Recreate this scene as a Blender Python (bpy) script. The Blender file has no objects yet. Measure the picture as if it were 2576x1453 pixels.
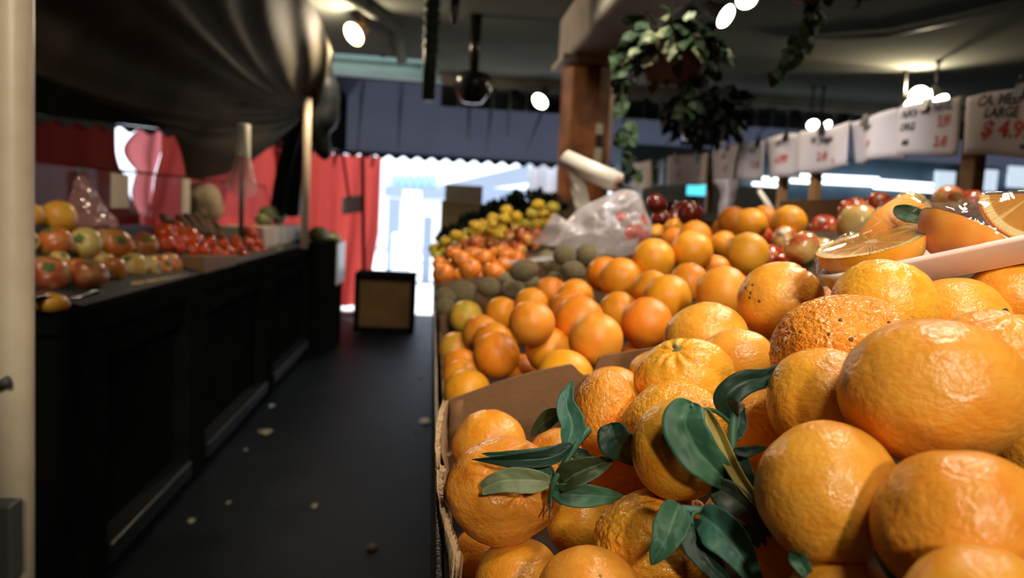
import bpy, bmesh, math, random
import numpy as np
from mathutils import Vector, Matrix, noise as mn
random.seed(7)
SC = bpy.context.scene
COL = SC.collection
# ------------------------------------------------------------------ camera frame
FPX, PW, PH = 1950.0, 2576, 1453
_y = Vector(((1090 - 1288) / FPX, (726.5 - 527) / FPX, -1)).normalized()
_z = Vector((0.042, 1, 0)); _z = (_z - _y * _z.dot(_y)).normalized()
_x = _y.cross(_z)
R = Matrix((_x, _y, _z))          # camera axes to place axes
CAM = Vector((0, 0, 1.22))
def ray(px, py): return R @ Vector(((px - 1288) / FPX, (726.5 - py) / FPX, -1))
def pt(px, py, Z): return CAM + ray(px, py) * Z
def onX(px, py, X): d = ray(px, py); return CAM + d * (X / d.x)
def onY(px, py, Y): d = ray(px, py); return CAM + d * (Y / d.y)
def onZ(px, py, h): d = ray(px, py); return CAM + d * ((h - CAM.z) / d.z)
def proj(p):
    c = R.transposed() @ (Vector(p) - CAM)
    return 1288 + FPX * c.x / -c.z, 726.5 - FPX * c.y / -c.z, -c.z
camd = bpy.data.cameras.new('camera'); cam = bpy.data.objects.new('camera', camd); COL.objects.link(cam)
cam.matrix_world = Matrix.Translation(CAM) @ R.to_4x4()
camd.sensor_width = 36; camd.lens = FPX / PW * 36
camd.clip_start = 0.02; camd.clip_end = 200
camd.dof.use_dof = True; camd.dof.focus_distance = 0.66; camd.dof.aperture_fstop = 5.2
camd.dof.aperture_blades = 0
SC.camera = cam
# ------------------------------------------------------------------ materials
MATS = {}
def nd(nt, t, **kw):
    n = nt.nodes.new(t)
    for k, v in kw.items():
        if k in n.inputs: n.inputs[k].default_value = v
        else: setattr(n, k, v)
    return n
def base_mat(name):
    m = bpy.data.materials.new(name); m.use_nodes = True
    nt = m.node_tree; b = nt.nodes['Principled BSDF']
    MATS[name] = m
    return m, nt, b
def mat(name, col, rough=.5, col2=None, nscale=8, metal=0, bump=0, bscale=40, spec=.5, emit=None, estr=0, coat=0, detail=3, sheen=0, trans=0, coords='Object', lo=.35, hi=.65):
    m, nt, b = base_mat(name)
    L = nt.links.new
    b.inputs['Roughness'].default_value = rough; b.inputs['Metallic'].default_value = metal
    b.inputs['Specular IOR Level'].default_value = spec
    b.inputs['Base Color'].default_value = (*col, 1)
    if coat: b.inputs['Coat Weight'].default_value = coat
    if sheen: b.inputs['Sheen Weight'].default_value = sheen
    if emit: b.inputs['Emission Color'].default_value = (*emit, 1); b.inputs['Emission Strength'].default_value = estr
    tc = nd(nt, 'ShaderNodeTexCoord')
    if col2:
        n = nd(nt, 'ShaderNodeTexNoise', Scale=nscale, Detail=detail)
        L(tc.outputs[coords], n.inputs['Vector'])
        r = nd(nt, 'ShaderNodeValToRGB'); r.color_ramp.elements[0].position = lo; r.color_ramp.elements[1].position = hi
        r.color_ramp.elements[0].color = (*col, 1); r.color_ramp.elements[1].color = (*col2, 1)
        L(n.outputs['Fac'], r.inputs['Fac']); L(r.outputs['Color'], b.inputs['Base Color'])
    if bump:
        n = nd(nt, 'ShaderNodeTexNoise', Scale=bscale, Detail=4)
        L(tc.outputs[coords], n.inputs['Vector'])
        bp = nd(nt, 'ShaderNodeBump', Strength=bump, Distance=.02)
        L(n.outputs['Fac'], bp.inputs['Height']); L(bp.outputs['Normal'], b.inputs['Normal'])
    if trans:   # cloth or leaf that lets light through
        t = nd(nt, 'ShaderNodeBsdfTranslucent'); t.inputs['Color'].default_value = (*col, 1)
        mx = nd(nt, 'ShaderNodeMixShader', Fac=trans)
        L(b.outputs[0], mx.inputs[1]); L(t.outputs[0], mx.inputs[2])
        L(mx.outputs[0], nt.nodes['Material Output'].inputs['Surface'])
    return m
def film_mat(name, tint=(1, 1, 1), haze=.1, hazecol=(.9, .9, .92), rough=.06, ior=1.45, bump=0, bscale=25, prints=None, gmax=.55):
    """thin clear or milky plastic: see-through, glossy, a little diffuse"""
    m, nt, b = base_mat(name); nt.nodes.remove(b); L = nt.links.new
    tr = nd(nt, 'ShaderNodeBsdfTransparent'); tr.inputs[0].default_value = (*tint, 1)
    df = nd(nt, 'ShaderNodeBsdfDiffuse'); df.inputs[0].default_value = (*hazecol, 1)
    tl = nd(nt, 'ShaderNodeBsdfTranslucent'); tl.inputs[0].default_value = (*hazecol, 1)
    m0 = nd(nt, 'ShaderNodeMixShader', Fac=.5); L(df.outputs[0], m0.inputs[1]); L(tl.outputs[0], m0.inputs[2])
    m1 = nd(nt, 'ShaderNodeMixShader', Fac=haze); L(tr.outputs[0], m1.inputs[1]); L(m0.outputs[0], m1.inputs[2])
    gl = nd(nt, 'ShaderNodeBsdfGlossy', Roughness=rough)
    fr = nd(nt, 'ShaderNodeLayerWeight', Blend=.5)
    pw = nd(nt, 'ShaderNodeMath', operation='POWER'); L(fr.outputs['Facing'], pw.inputs[0]); pw.inputs[1].default_value = 4
    mq = nd(nt, 'ShaderNodeMapRange'); L(pw.outputs[0], mq.inputs[0]); mq.inputs[3].default_value = gmax * .1; mq.inputs[4].default_value = gmax
    m2 = nd(nt, 'ShaderNodeMixShader'); L(mq.outputs[0], m2.inputs[0]); L(m1.outputs[0], m2.inputs[1]); L(gl.outputs[0], m2.inputs[2])
    L(m2.outputs[0], nt.nodes['Material Output'].inputs['Surface'])
    tc = nd(nt, 'ShaderNodeTexCoord')
    if bump:
        n = nd(nt, 'ShaderNodeTexNoise', Scale=bscale, Detail=3, Distortion=1.5); L(tc.outputs['Object'], n.inputs['Vector'])
        bp = nd(nt, 'ShaderNodeBump', Strength=bump, Distance=.02); L(n.outputs['Fac'], bp.inputs['Height'])
        for s in (gl, df, fr): L(bp.outputs[0], s.inputs['Normal'])
    if prints:  # red ink printed on the bag
        last = None
        for (p, r) in prints:
            vm = nd(nt, 'ShaderNodeVectorMath', operation='DISTANCE'); L(tc.outputs['Object'], vm.inputs[0]); vm.inputs[1].default_value = p
            lt = nd(nt, 'ShaderNodeMath', operation='LESS_THAN'); L(vm.outputs['Value'], lt.inputs[0]); lt.inputs[1].default_value = r
            if last is None: last = lt
            else:
                ad = nd(nt, 'ShaderNodeMath', operation='MAXIMUM'); L(last.outputs[0], ad.inputs[0]); L(lt.outputs[0], ad.inputs[1]); last = ad
        mc = nd(nt, 'ShaderNodeMix', data_type='RGBA'); L(last.outputs[0], mc.inputs['Factor'])
        mc.inputs['A'].default_value = (*hazecol, 1); mc.inputs['B'].default_value = (.80, .26, .22, 1)
        L(mc.outputs['Result'], df.inputs[0]); L(mc.outputs['Result'], tl.inputs[0])
        mh = nd(nt, 'ShaderNodeMapRange'); L(last.outputs[0], mh.inputs[0]); mh.inputs[3].default_value = haze; mh.inputs[4].default_value = .9
        L(mh.outputs[0], m1.inputs[0])
    return m
def citrus_mat(name, c1, c2, c3, rough=.34, pore=.35, pscale=95, spots=0, rough_bump=0, spec=.5):
    m, nt, b = base_mat(name); L = nt.links.new
    b.inputs['Roughness'].default_value = rough; b.inputs['Specular IOR Level'].default_value = spec
    tc = nd(nt, 'ShaderNodeTexCoord'); oi = nd(nt, 'ShaderNodeObjectInfo')
    ofs = nd(nt, 'ShaderNodeVectorMath', operation='ADD'); L(tc.outputs['Object'], ofs.inputs[0])
    sc = nd(nt, 'ShaderNodeMath', operation='MULTIPLY'); L(oi.outputs['Random'], sc.inputs[0]); sc.inputs[1].default_value = 37.
    L(sc.outputs[0], ofs.inputs[1])
    n = nd(nt, 'ShaderNodeTexNoise', Scale=1.6, Detail=3); L(ofs.outputs[0], n.inputs['Vector'])
    r = nd(nt, 'ShaderNodeValToRGB'); e = r.color_ramp.elements
    e[0].position = .3; e[0].color = (*c1, 1); e[1].position = .72; e[1].color = (*c3, 1); x = e.new(.5); x.color = (*c2, 1)
    L(n.outputs['Fac'], r.inputs['Fac'])
    hs = nd(nt, 'ShaderNodeHueSaturation')
    mr = nd(nt, 'ShaderNodeMapRange'); L(oi.outputs['Random'], mr.inputs[0]); mr.inputs[3].default_value = .488; mr.inputs[4].default_value = .51
    L(mr.outputs[0], hs.inputs['Hue']); L(r.outputs['Color'], hs.inputs['Color'])
    out = hs.outputs['Color']
    v = nd(nt, 'ShaderNodeTexVoronoi', Scale=pscale / 2); L(ofs.outputs[0], v.inputs['Vector'])
    if spots:
        n2 = nd(nt, 'ShaderNodeTexNoise', Scale=4.5, Detail=6, Roughness=.75); L(ofs.outputs[0], n2.inputs['Vector'])
        rr = nd(nt, 'ShaderNodeValToRGB'); rr.color_ramp.elements[0].position = .66 - .05 * spots; rr.color_ramp.elements[1].position = .72
        L(n2.outputs['Fac'], rr.inputs['Fac'])
        mx = nd(nt, 'ShaderNodeMix', data_type='RGBA'); L(rr.outputs['Color'], mx.inputs['Factor'])
        L(out, mx.inputs['A']); mx.inputs['B'].default_value = (.16, .05, .012, 1); out = mx.outputs['Result']
    L(out, b.inputs['Base Color'])
    mp = nd(nt, 'ShaderNodeMath', operation='MULTIPLY'); L(v.outputs['Distance'], mp.inputs[0]); mp.inputs[1].default_value = .16
    n3 = nd(nt, 'ShaderNodeTexNoise', Scale=7 if not rough_bump else 11, Detail=2.0, Distortion=.2 if rough_bump else 0); L(ofs.outputs[0], n3.inputs['Vector'])
    m3 = nd(nt, 'ShaderNodeMath', operation='MULTIPLY_ADD'); L(n3.outputs['Fac'], m3.inputs[0]); m3.inputs[1].default_value = .6 + 1.6 * rough_bump; L(mp.outputs[0], m3.inputs[2])
    bp = nd(nt, 'ShaderNodeBump', Strength=pore, Distance=.03); L(m3.outputs[0], bp.inputs['Height'])
    L(bp.outputs[0], b.inputs['Normal'])
    return m
# ------------------------------------------------------------------ meshes
class MB:
    def __init__(s): s.v = []; s.f = []; s.uv = None
    def add(s, vs, fs):
        b = len(s.v); s.v += [tuple(v) for v in vs]; s.f += [tuple(i + b for i in f) for f in fs]; return s
    def box(s, a, b, M=None):
        x0, y0, z0 = a; x1, y1, z1 = b
        vs = [Vector(p) for p in ((x0, y0, z0), (x1, y0, z0), (x1, y1, z0), (x0, y1, z0), (x0, y0, z1), (x1, y0, z1), (x1, y1, z1), (x0, y1, z1))]
        if M: vs = [M @ v for v in vs]
        return s.add(vs, [(0, 3, 2, 1), (4, 5, 6, 7), (0, 1, 5, 4), (1, 2, 6, 5), (2, 3, 7, 6), (3, 0, 4, 7)])
    def tube(s, path, rad, n=12, cap=True):
        path = [Vector(p) for p in path]
        if not hasattr(rad, '__len__'): rad = [rad] * len(path)
        rings = []; up = None
        for i, p in enumerate(path):
            t = (path[min(i + 1, len(path) - 1)] - path[max(i - 1, 0)]).normalized()
            if up is None: up = Vector((0, 0, 1)) if abs(t.z) < .9 else Vector((1, 0, 0))
            a = t.cross(up).normalized(); up = a.cross(t).normalized()
            rings.append([p + (a * math.cos(2 * math.pi * k / n) + up * math.sin(2 * math.pi * k / n)) * rad[i] for k in range(n)])
        vs = [v for r in rings for v in r]; fs = []
        for i in range(len(path) - 1):
            for k in range(n): fs.append((i * n + k, i * n + (k + 1) % n, (i + 1) * n + (k + 1) % n, (i + 1) * n + k))
        if cap: fs += [tuple(range(n))[::-1], tuple((len(path) - 1) * n + k for k in range(n))]
        return s.add(vs, fs)
    def lathe(s, prof, n=32, M=None):
        """prof: (radius, height) from bottom to top"""
        vs = []; fs = []
        for (r, h) in prof:
            for k in range(n):
                v = Vector((r * math.cos(2 * math.pi * k / n), r * math.sin(2 * math.pi * k / n), h)); vs.append(M @ v if M else v)
        for i in range(len(prof) - 1):
            for k in range(n): fs.append((i * n + k, i * n + (k + 1) % n, (i + 1) * n + (k + 1) % n, (i + 1) * n + k))
        fs += [tuple(range(n))[::-1], tuple((len(prof) - 1) * n + k for k in range(n))]
        return s.add(vs, fs)
    def grid(s, fn, nu, nv, uv=False):
        vs = [fn(i / nu, j / nv) for j in range(nv + 1) for i in range(nu + 1)]
        fs = [(j * (nu + 1) + i, j * (nu + 1) + i + 1, (j + 1) * (nu + 1) + i + 1, (j + 1) * (nu + 1) + i) for j in range(nv) for i in range(nu)]
        if uv: s.uv = (s.uv or []) + [(i / nu, j / nv) for j in range(nv + 1) for i in range(nu + 1)]
        return s.add(vs, fs)
    def mesh(s, name, m=None, smooth=True):
        me = bpy.data.meshes.new(name); me.from_pydata([tuple(v) for v in s.v], [], s.f); me.update()
        if smooth: me.polygons.foreach_set('use_smooth', [True] * len(me.polygons))
        if s.uv and len(s.uv) == len(s.v):
            ul = me.uv_layers.new(name='UVMap')
            for l in me.loops: ul.data[l.index].uv = s.uv[l.vertex_index]
        if m: me.materials.append(MATS[m] if isinstance(m, str) else m)
        return me
    def build(s, name, m, parent=None, smooth=False, label=None, solid=0, bevel=0, sub=0):
        o = bpy.data.objects.new(name, s.mesh(name, m, smooth)); COL.objects.link(o)
        if parent: put(o, parent)
        if label: o['label'] = label
        if solid:
            md = o.modifiers.new('thickness', 'SOLIDIFY'); md.thickness = solid; md.offset = 0
        if bevel:
            md = o.modifiers.new('edge', 'BEVEL'); md.width = bevel; md.segments = 2; md.limit_method = 'ANGLE'
        if sub:
            md = o.modifiers.new('smooth', 'SUBSURF'); md.levels = sub; md.render_levels = sub
        return o
def put(o, parent):
    o.parent = parent; o.matrix_parent_inverse = Matrix.Identity(4)
    if parent.location.length or parent.rotation_euler[:] != (0, 0, 0):
        o.matrix_parent_inverse = Matrix.LocRotScale(parent.location, parent.rotation_euler, None).inverted()
def tag(o, label, cat, group=None, kind=None):
    if label: o['label'] = label
    if cat: o['category'] = cat
    if group: o['group'] = group
    if kind: o['kind'] = kind
    return o
def thing(name, label, cat, loc=(0, 0, 0), group=None):
    o = bpy.data.objects.new(name, None); COL.objects.link(o); o.location = loc; o.empty_display_size = .05
    return tag(o, label, cat, group)
def struct(o): o['kind'] = 'structure'; return o
def lerp(a, b, t): return a + (b - a) * t
def poly(pts, t):
    """smooth curve through points"""
    n = len(pts) - 1; x = min(max(t, 0), 1) * n; i = min(int(x), n - 1); f = x - i
    p0 = pts[max(i - 1, 0)]; p1 = pts[i]; p2 = pts[i + 1]; p3 = pts[min(i + 2, n)]
    return .5 * ((2 * p1) + (p2 - p0) * f + (2 * p0 - 5 * p1 + 4 * p2 - p3) * f * f + (3 * p1 - p0 - 3 * p2 + p3) * f ** 3)
ORD = 'first second third fourth fifth sixth seventh eighth ninth tenth eleventh twelfth thirteenth fourteenth fifteenth sixteenth seventeenth eighteenth nineteenth twentieth'.split()
# ------------------------------------------------------------------ palette
mat('floor', (.0025, .0035, .004), .5, (.0065, .0085, .0105), 3.0, bump=.12, bscale=60, spec=.05)
MATS['floor'].node_tree.nodes['Principled BSDF'].inputs['Specular Tint'].default_value = (.5, .8, 1, 1)
mat('ceiling', (.135, .14, .116), .8, (.108, .116, .104), 1.2, bump=.05, spec=0)
mat('ceiling_teal', (.50, .66, .62), .55, (.42, .56, .54), 2)
mat('concrete', (.52, .46, .37), .8, (.40, .36, .30), 5, bump=.25, bscale=30)
mat('dark_wall', (.05, .06, .07), .6)
mat('street', (.62, .62, .62), .9, (.5, .5, .5), 1.5)
mat('facade', (.95, .94, .94), .8)
mat('facade_grey', (.26, .31, .40), .7)
mat('window_blue', (.35, .6, .8), .2)
mat('cream_paint', (.74, .62, .44), .42, (.68, .56, .39), 14, bump=.05, bscale=90)
mat('dark_plastic', (.02, .022, .02), .4)
mat('box_grey', (.07, .075, .07), .5)
mat('black_wood', (.006, .0065, .006), .6, (.009, .0095, .009), 6, bump=.05, bscale=50, spec=0)
mat('black_ledge', (.010, .011, .011), .35, spec=.2)
mat('stone_edge', (.12, .11, .08), .3, (.50, .40, .22), 160, bump=.6, bscale=220, metal=.3)
mat('black_side', (.01, .01, .01), .7)
mat('cardboard', (.205, .10, .038), .75, (.18, .088, .032), 22, bump=.08, bscale=160)
mat('cardboard_torn', (.55, .38, .22), .9, (.42, .27, .14), 90, bump=.4, bscale=300)
mat('cardboard_light', (.46, .33, .19), .8, (.40, .28, .15), 9)
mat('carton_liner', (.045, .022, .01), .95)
mat('foam', (.95, .82, .78), .45, (.94, .80, .75), 30, bump=.03, bscale=160)
mat('teal_print', (.05, .2, .2), .6)
mat('carton_white', (.55, .45, .34), .7)
citrus_mat('mandarin', (.80, .31, .022), (.84, .37, .035), (.82, .26, .014), .30, pore=.15, rough_bump=.6)
citrus_mat('mandarin_rough', (.80, .31, .022), (.84, .37, .035), (.82, .26, .015), .26, pore=.27, rough_bump=1.0)
citrus_mat('mandarin_spotted', (.82, .32, .02), (.85, .36, .03), (.82, .29, .016), .24, pore=.34, rough_bump=1.0)
citrus_mat('mandarin_yellow', (.80, .33, .025), (.84, .40, .045), (.82, .31, .022), .30, pore=.13, rough_bump=.6)
citrus_mat('mandarin_scarred', (.80, .31, .022), (.84, .37, .038), (.80, .27, .017), .31, pore=.15, rough_bump=.6, spots=-.35)
citrus_mat('orange_rind', (.86, .29, .012), (.88, .33, .02), (.86, .25, .008), .40, pore=.10, pscale=120, spec=.4)
citrus_mat('orange_rind_pale', (.86, .40, .04), (.88, .36, .03), (.84, .29, .014), .40, pore=.10, pscale=120, spec=.4)
citrus_mat('orange_rind_green', (.50, .42, .05), (.80, .46, .05), (.84, .34, .03), .36, pore=.10, pscale=120, spec=.4)
mat('stem_green', (.10, .20, .05), .6, (.2, .24, .1), 60)
mat('stem_brown', (.13, .085, .04), .8, (.26, .2, .13), 200, bump=.3, bscale=300)
mat('stem_cut', (.62, .55, .40), .8)
mat('button', (.12, .13, .06), .8, (.28, .24, .14), 30)
mat('kiwi_skin', (.25, .175, .075), .95, (.16, .14, .075), 3, bump=.3, bscale=26, sheen=.2, spec=.15)
mat('persimmon_skin', (.80, .19, .015), .28, (.85, .28, .03), 1.5)
mat('dry_calyx', (.28, .24, .17), .9, (.16, .13, .09), 5)
mat('pom_skin', (.62, .07, .02), .3, (.80, .42, .10), 1.3, lo=.4, hi=.62)
mat('lemon_skin', (.86, .55, .035), .4, (.74, .46, .03), 2, bump=.12, bscale=22)
mat('lemon_green', (.76, .54, .045), .4, (.55, .5, .06), 2, bump=.12, bscale=22)
mat('apple_red', (.50, .025, .012), .22, (.72, .30, .08), 1.7, lo=.42, hi=.72, coat=.3)
mat('apple_blush', (.60, .09, .03), .25, (.80, .55, .18), 1.2, lo=.38, hi=.62, coat=.3)
mat('apple_yellow', (.78, .58, .20), .25, (.70, .22, .06), 1.2, lo=.45, hi=.72, coat=.3)
mat('apple_dark', (.11, .008, .006), .2, (.22, .02, .012), 2, coat=.4)
mat('stalk', (.12, .14, .05), .8)
mat('green_calyx', (.08, .16, .04), .7)
mat('grapefruit', (.80, .44, .05), .4, (.74, .30, .03), 1.2)
mat('mixed_red', (.36, .060, .022), .3, (.60, .32, .10), 1.2, lo=.4, hi=.7)
mat('mixed_orange', (.58, .15, .03), .3, (.62, .42, .12), 1.3, lo=.45, hi=.75)
mat('mixed_pale', (.60, .46, .13), .35, (.60, .26, .07), 1.2, lo=.42, hi=.75)
mat('tomato', (.66, .045, .008), .22, (.72, .10, .012), 1.5)
mat('root_brown', (.09, .045, .02), .9, (.16, .08, .035), 6, bump=.3)
mat('squash', (.14, .13, .025), .6, (.26, .22, .05), 2)
mat('greens', (.012, .024, .011), .6, (.03, .05, .022), 12)
mat('cabbage', (.18, .24, .07), .6, (.4, .42, .2), 10)
mat('burlap', (.42, .33, .20), .9, (.36, .27, .15), 8, bump=.2)
mat('paper', (.90, .84, .86), .7, trans=.3)
mat('paper_tan', (.66, .55, .42), .8)
mat('ink_black', (.015, .018, .03), .6)
mat('ink_red', (.55, .05, .03), .6)
mat('clip', (.008, .008, .008), .35)
mat('wire', (.012, .014, .012), .5)
mat('rack_wood', (.50, .27, .10), .6, (.40, .20, .07), 5)
mat('post_wood', (.46, .15, .032), .6, (.16, .05, .012), 6.0, bump=.3, bscale=5)
mat('brand_dark', (.025, .012, .006), .8)
mat('pale_tape', (.62, .52, .38), .7)
mat('roll_plastic', (.80, .74, .64), .35)
mat('roll_core', (.5, .3, .22), .8)
mat('pot_brown', (.07, .026, .018), .6, (.11, .045, .03), 9)
mat('pot_black', (.008, .008, .009), .25)
mat('vine_leaf', (.012, .028, .012), .6, (.035, .065, .028), 18, spec=.2)
mat('vine_leaf_pale', (.20, .21, .11), .6, (.035, .07, .03), 22)
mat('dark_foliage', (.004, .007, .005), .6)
mat('tarp', (.078, .064, .036), .75, (.056, .048, .030), 4, bump=.1, bscale=18, spec=.25)
mat('tarp_dark', (.008, .010, .010), .5, (.018, .022, .026), 3, bump=.15, bscale=9, spec=.12)
mat('awning_shaded', (.006, .006, .006), .9, spec=0)  # awning cloth lying in shade; the darkness is put into its colour
mat('awning', (.050, .054, .078), .85, (.036, .041, .062), 2.0, trans=.18, spec=.1)
mat('awning_strap', (.03, .035, .05), .8)
mat('valance_dark', (.004, .010, .009), .8)
mat('valance_line', (.09, .11, .09), .8)
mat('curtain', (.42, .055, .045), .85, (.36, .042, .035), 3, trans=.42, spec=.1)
mat('curtain_dark', (.13, .016, .012), .85, trans=.2, spec=.1)  # darker copy of the curtain; the far left one's shade is in the colour
mat('grey_patch', (.22, .20, .17), .9, (.1, .1, .09), 60)
mat('pole_green', (.02, .05, .038), .5, (.045, .08, .06), 30, bump=.5, bscale=30)
mat('metal_grey', (.25, .26, .25), .4, metal=.8)
mat('reflection_white', (.7, .72, .7), .4)
mat('case_blue', (.06, .11, .16), .4, (.09, .15, .2), 2)
mat('case_grey', (.38, .42, .46), .5)
mat('crate_wood', (.22, .12, .03), .6, (.16, .085, .02), 4)
mat('white_cloth', (.85, .83, .86), .8, trans=.4)
mat('litter_white', (.75, .72, .66), .8)
mat('litter_tan', (.24, .21, .13), .8)
mat('litter_blue', (.25, .32, .45), .8)
mat('yellow_print', (.95, .66, .14), .5, (.62, .14, .05), 22, lo=.55, hi=.6)
mat('black_sheet', (.02, .02, .028), .22, bump=.4, bscale=10)
mat('cyan_screen', (.02, .3, .4), .3, emit=(.12, .80, 1.0), estr=1.3)
mat('pane_light', (.5, .6, .7), .3, emit=(.72, .85, 1.0), estr=.9)
mat('tube_light', (.9, .95, 1), .3, emit=(.86, .93, 1.0), estr=3.5)
mat('lamp_face', (1, .95, .8), .3, emit=(1.0, .93, .72), estr=14)
mat('lamp_can', (.05, .05, .045), .4)
mat('lamp_can_tan', (.42, .26, .14), .4)
film_mat('wrap', haze=.04, rough=.04, bump=.025, bscale=30, ior=1.5, gmax=.34)
film_mat('bag_white', haze=.55, hazecol=(.85, .76, .76), rough=.12, bump=.25, bscale=14,
         prints=None)
film_mat('bag_pink', haze=.6, hazecol=(.80, .42, .40), rough=.15, bump=.2, bscale=12)
film_mat('acrylic', haze=.10, hazecol=(.35, .28, .36), rough=.05, gmax=.04)
mat('curtain_sunlit', (.80, .22, .22), .85, trans=.7, spec=.1)  # paler copy of the curtain; sunlight through the cloth put into the pink
mat('speck', (.13, .045, .015), .7)
# leaves: midrib and side veins from the blade's own UV
def leaf_mat(name, col, dark, rib, rough=.5):
    m, nt, b = base_mat(name); L = nt.links.new
    b.inputs['Roughness'].default_value = rough
    b.inputs['Specular IOR Level'].default_value = .35
    uv = nd(nt, 'ShaderNodeTexCoord'); sx = nd(nt, 'ShaderNodeSeparateXYZ'); L(uv.outputs['UV'], sx.inputs[0])
    a = nd(nt, 'ShaderNodeMath', operation='SUBTRACT'); L(sx.outputs['X'], a.inputs[0]); a.inputs[1].default_value = .5
    ab = nd(nt, 'ShaderNodeMath', operation='ABSOLUTE'); L(a.outputs[0], ab.inputs[0])
    rr = nd(nt, 'ShaderNodeValToRGB'); rr.color_ramp.elements[0].position = .0; rr.color_ramp.elements[1].position = .06
    rr.color_ramp.elements[0].color = (1, 1, 1, 1); rr.color_ramp.elements[1].color = (0, 0, 0, 1); L(ab.outputs[0], rr.inputs[0])
    v = nd(nt, 'ShaderNodeMath', operation='MULTIPLY_ADD'); L(ab.outputs[0], v.inputs[0]); v.inputs[1].default_value = -.55; L(sx.outputs['Y'], v.inputs[2])
    s = nd(nt, 'ShaderNodeMath', operation='MULTIPLY'); L(v.outputs[0], s.inputs[0]); s.inputs[1].default_value = 52
    sn = nd(nt, 'ShaderNodeMath', operation='SINE'); L(s.outputs[0], sn.inputs[0])
    n = nd(nt, 'ShaderNodeTexNoise', Scale=60, Detail=3); L(uv.outputs['Object'], n.inputs['Vector'])
    mx = nd(nt, 'ShaderNodeMix', data_type='RGBA'); L(n.outputs['Fac'], mx.inputs['Factor']); mx.inputs['A'].default_value = (*col, 1); mx.inputs['B'].default_value = (*dark, 1)
    mx2 = nd(nt, 'ShaderNodeMix', data_type='RGBA'); L(rr.outputs['Color'], mx2.inputs['Factor']); L(mx.outputs['Result'], mx2.inputs['A']); mx2.inputs['B'].default_value = (*rib, 1)
    L(mx2.outputs['Result'], b.inputs['Base Color'])
    hh = nd(nt, 'ShaderNodeMath', operation='MULTIPLY_ADD'); L(sn.outputs[0], hh.inputs[0]); hh.inputs[1].default_value = .12; L(rr.outputs['Color'], hh.inputs[2])
    bp = nd(nt, 'ShaderNodeBump', Strength=.22, Distance=.0008); L(hh.outputs[0], bp.inputs['Height']); L(bp.outputs[0], b.inputs['Normal'])
leaf_mat('leaf_green', (.042, .125, .066), (.026, .088, .045), (.075, .17, .085))
leaf_mat('leaf_bright', (.055, .17, .115), (.035, .12, .075), (.12, .25, .16))
leaf_mat('leaf_dark', (.014, .042, .024), (.008, .028, .016), (.03, .07, .04))
leaf_mat('leaf_olive', (.045, .065, .024), (.03, .045, .016), (.08, .10, .05), .5)
leaf_mat('leaf_pale', (.23, .27, .14), (.15, .20, .09), (.30, .32, .19), .55)
leaf_mat('leaf_yellow', (.34, .26, .05), (.24, .20, .045), (.4, .32, .1), .5)
leaf_mat('leaf_grey', (.075, .10, .065), (.05, .07, .045), (.13, .15, .10), .5)
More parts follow.
